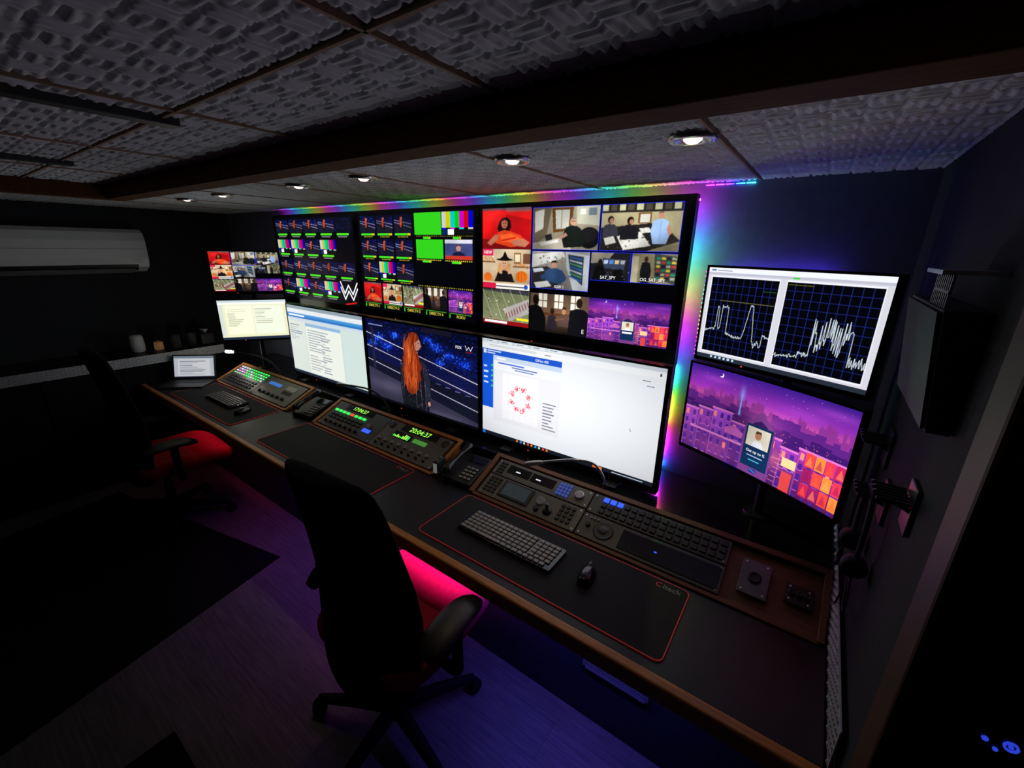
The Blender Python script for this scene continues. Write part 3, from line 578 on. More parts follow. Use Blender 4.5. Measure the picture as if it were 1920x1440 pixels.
# ------------------------------------------------------------------ desk
desk=thing('console_desk','long black laminate control desk with honey oak front edge','desk',(0,0,0))
box('worktop',(-4.25,.93,.735),(.205,1.88,.76),M_lam,desk,bev=.002)
box('edge_nosing',(-4.25,.895,.705),(.205,.930,.766),M_wood,desk,bev=.008,seg=3)
box('modesty_panel',(-4.25,1.22,0),(.205,1.24,.735),M_wall,desk)
for x in (-4.2,.18): box('support_panel',(x-.015,.98,0),(x+.015,1.22,.735),M_blk,desk)
for cx in (-1.62,-.36):
    boxes('vent_grille',[((cx-.13,1.208,.27),(cx+.13,1.2195,.28)),((cx-.13,1.208,.37),(cx+.13,1.2195,.38)),((cx-.13,1.208,.27),(cx-.12,1.2195,.38)),((cx+.12,1.208,.27),(cx+.13,1.2195,.38))]+[((cx-.12,1.209,.285+k*.012),(cx+.12,1.2195,.291+k*.012)) for k in range(7)],M_grey,desk)
top(box('equipment_ledge',(-4.1,1.533,.7605),(.205,1.885,.86),M_gloss,bev=.003),'glossy black raised ledge behind the rack panels','shelf')
SL=math.atan2(.095,.21); SLEN=.2305
def riser(x0,x1,label,bodym):
    r=thing('console_riser',label,'console',((x0+x1)/2,1.42,.7605),(0,0,0),group='oak console risers')
    q=(x0+x1)/2
    prism('riser_body',[(1.325-1.42,.0),(.10,.0),(.10,.082)],x0-q,x1-q,bodym,r)
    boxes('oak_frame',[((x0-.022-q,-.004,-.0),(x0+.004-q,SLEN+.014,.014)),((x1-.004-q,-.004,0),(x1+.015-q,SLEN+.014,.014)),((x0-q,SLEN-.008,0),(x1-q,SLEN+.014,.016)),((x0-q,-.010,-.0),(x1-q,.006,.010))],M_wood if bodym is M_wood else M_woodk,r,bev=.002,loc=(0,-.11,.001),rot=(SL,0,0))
    return r
riser(-3.88,-2.82,'sloping oak-framed rack housing with lit keys, desk end',M_wood)
riser(-2.46,-1.41,'sloping oak-framed rack housing holding the clock panels',M_wood)
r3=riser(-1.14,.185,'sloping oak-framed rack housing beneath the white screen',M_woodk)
def rackunit(name,label,x0,x1,v0,v1,m,group=None):
    o=Vector((x0,1.31+v0*math.cos(SL),.7615+v0*math.sin(SL)))+Vector((0,-math.sin(SL),math.cos(SL)))*.004
    t=thing(name,label,'electronics',o,(SL,0,0),group)
    w=x1-x0-.004; hh=v1-v0-.003
    box('faceplate',(0,0,0),(w,hh,.010),m,t,bev=.0015)
    for a in (.012,w-.012):
        for q in (.012,hh-.012): lathe('screw',[(.0035,0),(.0035,.0015),(0,.002)],M_chrome,t,loc=(a,q,.010),n=8)
    return t,w,hh
def keys(t,name,x0,y0,nx,ny,dx,dy,w,hh,mats,z=.010,th=.006):
    cache={}
    for j in range(ny):
        for i in range(nx):
            m=mats(i,j) if callable(mats) else mats
            if m is None: continue
            loc=(x0+i*dx,y0+j*dy,z)
            if m.name not in cache: cache[m.name]=box(name,(0,0,0),(w,hh,th),m,t,bev=min(w,hh)*.12,loc=loc,seg=1)
            else:
                o=cache[m.name].copy(); o.location=loc; COL.objects.link(o)
def knob(t,x,y,r,m=M_black,hh=.014):
    lathe('knob',[(r,0),(r*.95,hh*.8),(r*.8,hh),(0,hh)],m,t,loc=(x,y,.010),n=20)
t,w,hh=rackunit('intercom_key_panel','grey intercom panel with rows of green, white and pink keys',-3.86,-3.34,.01,.218,M_panel2)
keys(t,'button',.03,.115,12,4,.039,.024,.020,.013,lambda i,j:[[E_green,E_pink][i%2],[E_white,E_pink][i%2],[E_pink,E_white][i%2],E_white][j] if i<4 else ([E_green,E_green,E_green,E_white][(i+j)%4] if j<3 else E_green))
keys(t,'button',.05,.025,9,3,.047,.026,.036,.016,M_key)
t,w,hh=rackunit('audio_monitor_panel','grey rack panel with blue display and knobs',-3.34,-2.84,.01,.218,M_panel)
box('display',(.05,.13,.010),(.22,.16,.012),E_cyan,t); box('display',(.30,.13,.010),(.42,.17,.012),M_gloss,t)
for i in range(6): knob(t,.06+i*.065,.05,.012)
boxes('speaker_grille',[((.30+k*.010,.09,.010),(.304+k*.010,.12,.012)) for k in range(12)],M_black,t)
t,w,hh=rackunit('intercom_key_panel','grey intercom panel with green clock digits and lit key row',-2.44,-1.93,.01,.218,M_panel2)
box('clock_display',(.10,.162,.010),(.36,.202,.012),M_gloss,t); text('clock_digits','17:04:37',.040,E_lime,t,(.23,.182,.0125))
keys(t,'button',.03,.124,8,1,.040,.03,.029,.018,lambda i,j:E_red if i==4 else E_green)
keys(t,'button',.03,.068,8,2,.040,.024,.030,.014,M_key); knob(t,.41,.10,.016,M_grey); box('blue_window',(.385,.055,.010),(.45,.080,.013),E_blue,t)
for i in range(7): knob(t,.05+i*.05,.035,.010)
t,w,hh=rackunit('audio_monitor_panel','grey audio panel with green clock digits and level meters',-1.93,-1.43,.01,.218,M_panel)
box('clock_display',(.12,.157,.010),(.40,.202,.012),M_gloss,t); text('clock_digits','20:04:37',.046,E_lime,t,(.26,.180,.0125))
box('meter_window',(.10,.10,.010),(.24,.145,.012),M_gloss,t)
for i in range(9): box('level_meter',(.107+i*.014,.105,.012),(.115+i*.014,.112+.028*random.random(),.0135),E_lime if i%4 else E_green,t)
box('display',(.26,.108,.010),(.36,.135,.012),emi('dim_green_window',(.08,.35,.05),.6),t)
for i in range(8): knob(t,.04+i*.055,.06,.012,M_grey)
for i in range(8): knob(t,.04+i*.055,.028,.008)
for a in (.45,.03): lathe('speaker',[(.024,0),(.024,.003),(.018,.001),(0,.004)],M_black,t,loc=(a+.01,.17,.010),n=24)
t,w,hh=rackunit('router_panel','grey router panel with twin displays and blue keypad',-1.12,-.62,.128,.218,M_panel)
box('display',(.07,.028,.010),(.19,.072,.012),M_gloss,t); box('display',(.20,.028,.010),(.32,.072,.012),M_gloss,t)
keys(t,'button',.02,.010,2,4,.020,.018,.014,.012,M_key); keys(t,'keypad_button',.34,.013,4,4,.016,.017,.012,.013,emi('dim_blue_key',(.05,.09,.4),.6))
knob(t,.445,.045,.022,M_chrome,.012); box('status_mark',(.225,.042,.012),(.25,.048,.0125),E_white,t); box('status_mark',(.115,.042,.012),(.14,.048,.0125),E_white,t)
t,w,hh=rackunit('camera_control_panel','silver camera control panel with small screen and joystick',-1.12,-.62,.008,.125,M_panel)
box('screen_bezel',(.10,.02,.010),(.26,.108,.016),M_black,t,bev=.003); box('screen',(.115,.032,.016),(.245,.098,.017),mat('dim_lcd',(.05,.06,.07),.2,emit=(.10,.14,.16),es=.12),t)
keys(t,'button',.02,.02,3,5,.023,.018,.016,.012,M_key); knob(t,.305,.07,.022,M_grey,.010); knob(t,.305,.03,.012,M_black)
tube('joystick',[(.355,.04,.01),(.357,.045,.04),(.36,.05,.055)],[.007,.006,.009],M_black,t); lathe('joystick_boot',[(.022,0),(.018,.006),(.008,.014),(0,.014)],M_black,t,loc=(.355,.04,.010))
keys(t,'button',.40,.02,3,4,.024,.022,.017,.014,M_key)
t,w,hh=rackunit('switcher_key_panel','black key panel with three blue lit buttons',-.618,-.085,.12,.218,M_panel2)
keys(t,'button',.045,.010,16,3,.030,.028,.024,.022,lambda i,j:E_blue if (j==2 and i<3) else M_key)
t,w,hh=rackunit('speaker_panel','grey rack panel with round speaker and glossy black window',-.618,-.085,.008,.117,M_panel2)
lathe('speaker',[(.040,0),(.040,.004),(.034,.002),(.012,.0),(.010,.003),(0,.004)],M_black,t,loc=(.10,.055,.010),n=32)
box('gloss_window',(.17,.012,.010),(w-.01,hh-.012,.014),M_gloss,t,bev=.001); box('status_mark',(.30,.05,.014),(.310,.055,.0145),E_blue,t); knob(t,.035,.055,.010); keys(t,'button',.03,.085,3,1,.015,.02,.01,.01,M_keyl)
t,w,hh=rackunit('outlet_plate','dull steel wall plate with round jack',-.045,.045,.05,.18,M_steel)
lathe('jack',[(.020,0),(.020,.006),(.014,.008),(.010,.003),(0,.003)],M_black,t,loc=(w/2,hh*.5,.010))
t,w,hh=rackunit('cable_connector_box','small black connector box on the oak panel',.085,.165,.08,.15,M_black)
for k in range(3): lathe('jack',[(.009,0),(.009,.010),(.006,.012),(0,.006)],M_dark,t,loc=(.017+k*.021,hh/2,.010))
# ------------------------------------------------------------------ mouse pads, keyboards, mice
def rrect(x0,y0,x1,y1,r,n=6):
    P=[]
    for cx,cy,a in [(x1-r,y1-r,0),(x0+r,y1-r,90),(x0+r,y0+r,180),(x1-r,y0+r,270)]:
        for i in range(n+1):
            t=math.radians(a+90*i/n); P.append((cx+r*math.cos(t),cy+r*math.sin(t)))
    return P
def mousepad(x0,x1,y0,y1,label,txt=True):
    t=thing('desk_mat',label,'desk mat',(x0,y0,.7605),group='black desk mats with red edges'); w=x1-x0; d=y1-y0
    prism('mat_surface',rrect(.003,.003,w-.003,d-.003,.022),0,.003,M_pad,t,axis='z')
    o=rrect(0,0,w,d,.025); i=rrect(.0035,.0035,w-.0035,d-.0035,.0215); bm=bmesh.new()
    A=[bm.verts.new((*p,.0036)) for p in o]; B=[bm.verts.new((*p,.0036)) for p in i]; C=[bm.verts.new((*p,0)) for p in o]; D=[bm.verts.new((*p,.001)) for p in i]; n=len(A)
    for k in range(n): bm.faces.new((A[k],A[(k+1)%n],B[(k+1)%n],B[k])); bm.faces.new((C[k],C[(k+1)%n],A[(k+1)%n],A[k])); bm.faces.new((B[k],B[(k+1)%n],D[(k+1)%n],D[k]))
    me=bpy.data.meshes.new('stitched_edge'); bm.to_mesh(me); bm.free(); finish('stitched_edge',me,M_redst,t)
    if txt: 
        text('lettering','iteck',.030,M_grey,t,(w-.055,d-.03,.0035),ext=.0002); text('lettering','C',.030,M_redst,t,(w-.098,d-.03,.0035),ext=.0002)
mousepad(-1.145,-.165,.965,1.285,'black cloth desk mat with red edge under the keyboard')
mousepad(-2.50,-1.50,.965,1.285,'empty black cloth desk mat with red stitched edge')
mousepad(-3.83,-2.84,.965,1.285,'black cloth desk mat with red edge below the lit panel',False)
def keyboard(cx,cy,label,w=.43,d=.135,full=True,m=M_keyl):
    t=thing('computer_keyboard',label,'keyboard',(cx,cy,.7641),(0,0,0)); 
    prism('keyboard_body',rrect(-w/2,-d/2,w/2,d/2,.008),0,.014,M_gloss,t,axis='z',bev=.0015)
    L=[]; ny=6; p=w*.96/17.6
    for j in range(ny):
        x=-w*.48; y=-d*.46+j*d*.92/ny
        k=0
        row=[1]*17
        if j==0: row=[1.2,1,1.2,5,1.2,1,1.2,1,1,1,1,1]
        while x<w*.48-.5*p and k<len(row):
            ww=row[k]*p; L.append((x+.0015,y+.0015,min(x+ww,w*.48)-.0015,y+d*.92/ny-.0025)); x+=ww+(p*.3 if k in(12,) else 0); k+=1
    if full:
        cache={}
        for a,b2,c,e in L[:99]:
            key=round(c-a,4)
            if key in cache: o=cache[key].copy(); o.location=(a,b2,.014); COL.objects.link(o)
            else: cache[key]=box('key',(0,0,0),(c-a,e-b2,.006),m,t,bev=.0018,loc=(a,b2,.014),seg=1)
    else:
        o=boxes('keys',[((a,b2,.014),(c,e,.019)) for a,b2,c,e in L],m,t,bev=.001); o['kind']='stuff'
    return t
keyboard(-.803,1.135,'black full-size computer keyboard with grey keys')
keyboard(-3.33,1.15,'compact black computer keyboard on a desk mat',.40,.13,False,mat('dark_grey_keycap',(.08,.08,.08),.5))
def mouse(x,y,label,rz=0):
    t=thing('computer_mouse',label,'computer mouse',(x,y,.7641),(0,0,rz)); rings=[]
    for k in range(11):
        s=k/10; yy=-.055+.11*s; wv=.030*math.sqrt(max(.02,1-((s-.45)/.58)**2)); hv=.036*math.sqrt(max(.02,1-((s-.4)/.62)**2))
        rings.append([(wv*math.cos(a),yy,max(0,hv*math.sin(a))) if math.sin(a)>0 else (wv*.92*math.cos(a),yy,0) for a in [2*math.pi*i/20 for i in range(20)]])
    loft('mouse_shell',rings,M_gloss,t); lathe('scroll_wheel',[(0,-.004),(.009,-.004),(.010,0),(.009,.004),(0,.004)],M_grey,t,loc=(0,.030,.027),rot=(0,math.pi/2,0),n=16)
    boxes('button_split',[((-.0008,.02,.031),(.0008,.045,.0335))],M_grey,t)
mouse(-.475,1.14,'black wireless computer mouse on the desk mat',.15); mouse(-3.0,1.12,'black computer mouse on the smaller-keyboard desk mat',.3)
# ------------------------------------------------------------------ phones
def phone(x,y,label,rz=0):
    t=thing('desk_phone',label,'telephone',(x,y,.7605),(0,0,rz),group='black desk phones')
    prism('phone_base',[(-.10,0),(.10,0),(.10,.075),(.085,.078),(-.095,.030),(-.10,.02)],-.085,.085,M_black,t,bev=.004)
    sl=math.atan2(.048,.18)
    box('display',(-.02,.04,.001),(.075,.085,.004),M_gloss,t,loc=(0,0,.055),rot=(sl,0,0))
    src=None
    for j in range(4):
        for i in range(3):
            l=(.002+i*.024,-.075+j*.022,.036+j*.022*math.tan(sl)+.001)
            if src is None: src=box('key',(0,0,0),(.018,.014,.005),M_keyl,t,bev=.002,loc=l,rot=(sl,0,0),seg=1)
            else: o=src.copy(); o.location=l; COL.objects.link(o)
    tube('handset',[(-.055,-.095,.052),(-.055,-.085,.068),(-.055,-.03,.088),(-.055,.03,.104),(-.055,.085,.112),(-.055,.10,.105)],[.021,.024,.013,.013,.024,.021],M_gloss,t,n=14)
    tube('coiled_cord',[(-.055,-.105,.045)]+[(-.075+.012*math.cos(i*1.3)-.0009*i,-.11+.0045*i,.012+.008*math.sin(i*1.3)) for i in range(28)],.003,M_black,t,n=6)
    return t
phone(-1.255,1.40,'black desk phone with handset between the oak risers',.06); phone(-2.62,1.40,'black desk phone beside the clock panel',.12)
t=thing('intercom_beltpack','small boxed intercom unit with pale display beside the phone','electronics',(-1.375,1.33,.7605),(0,0,.1))
box('housing',(-.014,-.035,0),(.014,.035,.09),M_dark,t,bev=.004); box('display',(-.011,-.0365,.03),(.011,-.035,.08),mat('pale_lcd',(.3,.33,.33),.3,emit=(.3,.34,.33),es=.35),t)
for i in range(2): lathe('knob',[(.005,0),(.005,.006),(0,.006)],M_grey,t,loc=(0,-.018+i*.03,.09),n=10)
# ------------------------------------------------------------------ gooseneck lamps
def goose(base,pts,label,lit=False,mt=M_chrome):
    t=thing('gooseneck_lamp',label,'lamp',base,group='flexible gooseneck lamps')
    lathe('base',[(.013,0),(.013,.008),(.010,.014),(.008,.03),(0,.03)],M_black,t)
    tube('flexible_neck',[(0,0,.02)]+pts,.0055,mt,t,n=10)
    a=Vector(pts[-2]); b2=Vector(pts[-1]); d=(b2-a).normalized()
    tube('lamp_head',[b2-d*.01,b2+d*.03,b2+d*.07],[.008,.012,.011],M_alu if not lit else E_bright,t,n=14)
goose((-.60,1.550,.8605),[(-.01,-.005,.06),(-.05,-.02,.115),(-.12,-.05,.125),(-.22,-.08,.10),(-.27,-.10,.085)],'silver gooseneck lamp arching over the camera control panel')
goose((-2.02,1.550,.8605),[(-.01,-.005,.05),(-.06,-.01,.10),(-.16,-.02,.13),(-.30,-.04,.13),(-.36,-.05,.125)],'dark gooseneck lamp over the clock panel',mt=M_dark)
goose((-3.33,1.550,.8605),[(-.02,-.005,.05),(-.10,-.02,.10),(-.22,-.06,.135),(-.36,-.10,.145),(-.47,-.13,.14)],'switched-on gooseneck lamp over the lit key panel',True,mt=M_dark)
# ------------------------------------------------------------------ monitors
def bentbox(name,x0,x1,y0,y1,z0,z1,sag,w,m,parent,n):
    bm=bmesh.new(); sec=[]
    for i in range(n+1):
        x=x0+(x1-x0)*i/n; s=sag*(2*x/w-1)**2
        sec.append([bm.verts.new((x,y-s,z)) for y,z in ((y0,z0),(y1,z0),(y1,z1),(y0,z1))])
    for a,b2 in zip(sec,sec[1:]):
        for k in range(4): bm.faces.new((a[k],b2[k],b2[(k+1)%4],a[(k+1)%4]))
    bm.faces.new(sec[0]); bm.faces.new(sec[-1][::-1]); bmesh.ops.recalc_face_normals(bm,faces=bm.faces[:])
    me=bpy.data.meshes.new(name); bm.to_mesh(me); bm.free(); return finish(name,me,m,parent)
def monitor(name,label,cat,pl,pr,z0,z1,cv,bez,strength,thick=.04,sag=0,back=.03,led=None,group=None,caps=()):
    dx,dy=pr[0]-pl[0],pr[1]-pl[1]; w=math.hypot(dx,dy); hh=z1-z0
    t=thing(name,label,cat,(pl[0],pl[1],z0),(0,0,math.atan2(dy,dx)),group)
    n=16 if sag else 1
    bentbox('casing',0,w,.004,thick,0,hh,sag,w,M_black,t,n)
    bl,brr,bb,bt=bez
    for nm,(a,b2,c,d) in {'b':(0,w,0,bb),'t':(0,w,hh-bt,hh),'l':(0,bl,bb,hh-bt),'r':(w-brr,w,bb,hh-bt)}.items():
        bentbox('bezel_strip',a+.0002,b2-.0002,-.002,.0038,c,d,sag,w,M_gloss,t,n)
    A=np.clip(cv.a,0,1); lin=np.where(A<=.04045,A/12.92,((A+.055)/1.055)**2.4)
    H,W=A.shape[:2]; u=np.linspace(0,1,W); v=np.linspace(1,0,H); Ux,Vz=np.meshgrid(u,v)
    X=bl+Ux*(w-bl-brr); Z=bb+Vz*(hh-bb-bt); Y=.001-sag*(2*X/w-1)**2
    gridmesh('screen',X[::-1],Y[::-1],Z[::-1],screen_mat(strength),t,col=lin[::-1])
    for s,cu,cv_,size,mm in caps:
        x=bl+cu*(w-bl-brr); z=bb+(1-cv_)*(hh-bb-bt); text('lettering',s,size,mm,t,(x,.0004-sag*(2*x/w-1)**2,z),(math.pi/2,0,0),ext=.0003)
    if back: box('wall_bracket',(w*.35,thick,hh*.3),(w*.65,thick+back,hh*.7),M_dark,t)
    box('power_light',(w*.32,-.0035,.008),(w*.32+.006,-.0021,.012),led or E_red,t)
    return t,w,hh
X=[-3.599,-2.548,-1.498,-.447]; g=.003
TB=(.016,.028,.052,.016)
monitor('wall_television','wall-mounted multiview screen with small feeds and white angular logo','television',(X[0],1.80),(X[1]-g,1.80),1.385,2.052,cvs_tv1(),TB,1.2,back=.055,group='upper row of wall screens')
monitor('wall_television','wall-mounted multiview screen with green fields and colour bars','television',(X[1],1.80),(X[2]-g,1.80),1.385,2.052,cvs_tv2(),TB,1.2,back=.055,group='upper row of wall screens',caps=[('DIRECTV-%d'%(i+1),.11+i*.193,.957,.024,E_capy) for i in range(4)]+[('ROKU',.885,.957,.024,E_capy)])
monitor('wall_television','wall screen showing room cameras and purple skyline','television',(X[2],1.80),(X[3],1.80),1.385,2.052,cvs_tv3(),TB,1.2,back=.055,group='upper row of wall screens',caps=[('SAT_SPY',.70,.512,.019,E_cap),('OG_SAT_SPY',.895,.512,.018,E_cap),('XSW 1',.46,.605,.018,E_cap),('E',.598,.935,.028,E_cap),('NEW',.035,.357,.022,E_cap)])
Xl=[x*.9 for x in X]; LB=(.010,.018,.030,.010); zl0,zl1=.874,1.428
for (a,b2,cv,lab,s,cp) in [(0,1,cvs_web(),'desktop screen showing a pale web page with blue header',1.1,[]),(1,2,cvs_big(lambda v:ringside(v,True),400,236),'screen showing a red-haired woman in a wrestling ring',1.2,[('FOX',.855,.148,.022,E_cap)]),(2,3,cvs_page(),'large screen showing white web page with red dotted ring',1.2,[('GIFlex-400',.385,.128,.016,E_cap)])]:
    t,w,hh=monitor('desktop_television',lab,'television',(Xl[a],1.62),(Xl[b2]-g,1.62),zl0,zl1,cv,LB,s,back=0,group='lower row of screens',caps=cp)
    for q in (.2,.8): box('foot',(w*q-.03,-.05,-.0135),(w*q+.03,.10,-.002),M_black,t,bev=.002)
monitor('computer_monitor','computer monitor showing two black waveform graphs','monitor',(-.36,1.755),(.172,1.545),1.445,1.80,cvs_wave(),(.008,.014,.014,.008),1.2,back=.06,thick=.03,sag=.008)
monitor('computer_monitor','curved computer monitor showing a purple sunset city illustration','monitor',(-.372,1.80),(.175,1.51),1.052,1.428,cvs_big(lambda v:city(v,True),440,274),(.008,.010,.014,.008),1.25,back=.03,thick=.03,sag=.016,caps=[('Get up to %',.521,.745,.0145,E_cap)])
monitor('computer_monitor','small monitor repeating the room camera multiview','monitor',(-3.73,1.345),(-3.46,1.745),1.468,1.792,cvs_tv3(200,120),(.008,.010,.016,.008),1.2,back=.04,thick=.03,sag=0,group='corner monitors')
monitor('computer_monitor','small monitor showing pale yellow text windows','monitor',(-3.74,1.345),(-3.46,1.745),1.10,1.43,cvs_notes(),(.008,.010,.016,.008),1.2,back=.04,thick=.03,sag=0,group='corner monitors')
for (x,y,z1,l) in [(-3.675,1.60,1.75,'black upright pole carrying the corner monitors'),(-.045,1.76,1.70,'black upright pole carrying the end monitors')]:
    p=thing('monitor_pole',l,'stand',(x,y,.8605)); lathe('pole',[(.016,0),(.016,z1-.86),(0,z1-.86)],M_black,p,n=16); lathe('base_plate',[(.05,0),(.05,.008),(0,.008)],M_black,p,n=24)
t=thing('laptop','open laptop with a lit pale document on the desk','laptop',(-4.04,1.20,.7605),(0,0,.75))
box('keyboard_deck',(-.16,-.21,0),(.16,.0,.014),M_dark,t,bev=.003)
o=boxes('keys',[((-.14+i*.028,-.10+j*.022,.014),(-.116+i*.028,-.082+j*.022,.016)) for i in range(10) for j in range(4)],M_key,t); o['kind']='stuff'
box('lid',(-.16,0,0),(.16,.008,.20),M_dark,t,bev=.002,loc=(0,0,.014),rot=(-.25,0,0))
v=V(110,66,(.80,.82,.86)); v.rect(0,0,1,.1,(.5,.55,.6)); v.rect(.1,.15,.9,.9,(.9,.91,.93)); v.fakelines(.15,.2,.8,.85,10,(.5,.5,.55)); v.rect(0,.93,1,1,(.1,.1,.15))
A=v.a; u=np.linspace(-.15,.15,110); q=np.linspace(.19,.012,66); Ux,Vz=np.meshgrid(u,q)
gridmesh('screen',Ux[::-1],(Ux*0-.001)[::-1],Vz[::-1],screen_mat(.7),t,col=(A[::-1]**2.2),loc=(0,0,.014),rot=(-.25,0,0))
# ------------------------------------------------------------------ LED strips
def ledmat(name,axis,freq,off,s):
    m=bpy.data.materials.new(name); m.use_nodes=True; nt=m.node_tree; nt.nodes.clear()
    out=nt.nodes.new('ShaderNodeOutputMaterial'); e=nt.nodes.new('ShaderNodeEmission'); g=nt.nodes.new('ShaderNodeNewGeometry'); sp=nt.nodes.new('ShaderNodeSeparateXYZ')
    ma=nt.nodes.new('ShaderNodeMath'); ma.operation='MULTIPLY_ADD'; ma.inputs[1].default_value=freq; ma.inputs[2].default_value=off
    fr=nt.nodes.new('ShaderNodeMath'); fr.operation='FRACT'; cc=nt.nodes.new('ShaderNodeCombineColor'); cc.mode='HSV'; cc.inputs[1].default_value=.97; cc.inputs[2].default_value=1
    nt.links.new(g.outputs['Position'],sp.inputs[0]); nt.links.new(sp.outputs[axis],ma.inputs[0]); nt.links.new(ma.outputs[0],fr.inputs[0]); nt.links.new(fr.outputs[0],cc.inputs[0])
    # blue and violet diodes read stronger than the yellow-green ones
    nt.links.new(cc.outputs[0],e.inputs[0]); e.inputs[1].default_value=s; nt.links.new(e.outputs[0],out.inputs[0]); return m
def strip(label,L,mm,group='rainbow light strips'):
    o=boxes('light_strip',L,mm); top(o,label,'light strip',group); return o
LH=ledmat('rainbow_led_horizontal',0,-1.6,10.112,30); LV=ledmat('rainbow_led_vertical',2,1.92,6.929,75)
strip('rainbow light strip behind the top of the upper screens',[((-3.59+k*.035,1.8405,2.030),(-3.59+k*.035+.030,1.8445,2.038)) for k in range(90)],LH)
strip('rainbow light strip running down behind the end wall screen',[((-.476,1.8405,1.39+k*.035),(-.466,1.8445,1.42+k*.035)) for k in range(18)]+[((-.474,1.885,.88+k*.035),(-.464,1.889,.91+k*.035)) for k in range(14)],LV)
strip('rainbow light strip tucked into the ceiling corner',[((-.445+k*.035,1.895,2.088),(-.445+k*.035+.030,1.8995,2.091)) for k in range(5)],ledmat('rainbow_led_corner',0,-1.6,10.112,9))
strip('added blue-violet wash strip hidden behind the waveform monitor',[((-.33+k*.035,1.862,1.765),(-.33+k*.035+.030,1.866,1.773)) for k in range(10)],emi('blue_violet_wash',(.12,.06,1),24))  # extra emitter added to wash the upper wall blue
strip('added blue-violet wash strip hidden behind the end wall screen',[((-.492,1.8405,1.42+k*.06),(-.482,1.8445,1.46+k*.06)) for k in range(10)],emi('violet_wash',(.25,.04,1),22))  # extra emitter beside the rainbow strip, added to widen its glow
LD=ledmat('rainbow_led_dots',2,3.2,.1,5)
def dots(x,y,z0,z1,n,lab): strip(lab,[((x,y,z0+(z1-z0)*k/n),(x+.003,y+.003,z0+(z1-z0)*k/n+.004)) for k in range(n)],LD)
dots(-.368,1.755,1.46,1.79,20,'tiny coloured light dots beside the waveform monitor'); dots(-.380,1.80,1.06,1.42,20,'tiny coloured light dots beside the curved monitor')
# ------------------------------------------------------------------ chairs
M_arm=mat('armrest_rubber',(.035,.032,.03),.45)
def chair(x,y,rz,label,seatm,dz0=0,ax=.30,ay=0,axl=.262):
    c=thing('office_chair',label,'chair',(x,y,0),(0,0,rz),group='black and red office chairs')
    for k in range(5):
        a=math.radians(72*k+18+40); dx,dy=math.cos(a),math.sin(a)
        tube('leg',[(0.03*dx,.03*dy,.115),(.18*dx,.18*dy,.10),(.33*dx,.33*dy,.075)],[.030,.024,.017],M_blk,c,n=12)
        lathe('caster',[(0,-.022),(.024,-.022),(.029,-.014),(.029,-.004),(.020,-.003),(.020,.003),(.029,.004),(.029,.014),(.024,.022),(0,.022)],M_blk,c,loc=(.335*dx,.335*dy,.030),rot=(math.pi/2,0,a+.5),n=20)
    lathe('gas_column',[(.045,.09),(.045,.13),(.028,.14),(.028,.27),(.018,.28),(.018,.40+dz0),(0,.40+dz0)],M_blk,c,n=20)
    box('seat_mechanism',(-.09,-.12,.385+dz0),(.09,.12,.425+dz0),M_blk,c,bev=.01)
    rings=[]
    for zz,s in [(.425,.86),(.430,.96),(.455,1.0),(.485,1.0),(.505,.965),(.515,.88),(.518,.6),(.516,.2)]:
        ring=[]
        for i in range(40):
            t=2*math.pi*i/40; ct,st=math.cos(t),math.sin(t); e=.42
            X=.26*s*abs(ct)**e*(1 if ct>=0 else -1); Y=.265*s*abs(st)**e*(1 if st>=0 else -1)+.10
            dz=-.045*max(0,(Y-.22)/.16)**2 + .012*(abs(X)/.26)**2
            ring.append((X,Y,zz+dz+dz0))
        rings.append(ring)
    loft('seat_cushion',rings,seatm,c)
    rings=[]
    prof=[(.36,.10,-.150),(.38,.17,-.155),(.42,.215,-.16),(.50,.240,-.16),(.62,.250,-.15),(.74,.248,-.145),(.86,.236,-.15),(.98,.220,-.165),(1.08,.208,-.18),(1.16,.198,-.195),(1.21,.185,-.205),(1.235,.16,-.208),(1.245,.11,-.21)]
    for zz,w2,yy in prof:
        ring=[]
        for i in range(32):
            t=2*math.pi*i/32; ct,st=math.cos(t),math.sin(t)
            xx=w2*abs(ct)**.75*(1 if ct>=0 else -1); ring.append((xx,yy+.032*st+.07*(xx/.24)**2,zz))
        rings.append(ring)
    loft('backrest',rings,M_mesh,c)
    tube('back_support',[(0,-.05,.40+dz0),(0,-.16,.41+dz0),(0,-.205,.50+dz0),(0,-.19,.70)],[.03,.03,.028,.02],M_blk,c)
    for s in (-1,1):
        A_=ax if s>0 else axl
        tube('armrest_post',[(s*.20,.04+ay,.415+dz0),(s*(A_-.01),.03+ay,.42+dz0),(s*(A_+.005),.02+ay,.50+dz0),(s*A_,.02+ay,.64+dz0)],[.018,.02,.02,.024],M_blk,c)
        rings=[]
        for k in range(9):
            q=k/8; yy=-.13+.27*q+ay; ww=.052*(1-.5*abs(2*q-1)**4); hz=.024*(1-.5*abs(2*q-1)**4); dz=-.024*(2*q-1)**2
            rings.append([(s*A_+ww*math.cos(a),yy,.665+dz+dz0+hz*math.sin(a)) for a in [2*math.pi*i/20 for i in range(20)]])
        loft('armrest',rings,M_arm if s>0 else M_blk,c)
    return c
chair(-1.06,.735,.08,'black mesh-back swivel chair with magenta-lit red seat',M_redfab,.045,axl=.235)
chair(-3.36,.72,-.05,'black mesh-back swivel chair with dim red seat',M_redfab2)
top(prism('floor_mat',[(-4.1,.58),(-2.41,.95),(-2.16,-.25),(-3.9,-.63)],.0005,.006,M_mat,axis='z'),'large black rubber floor mat under the office chair','floor mat')
top(box('floor_mat',(-1.75,-.35,.0005),(-1.15,.20,.006),M_mat,bev=.002),'small black rubber floor mat on plank floor','floor mat')
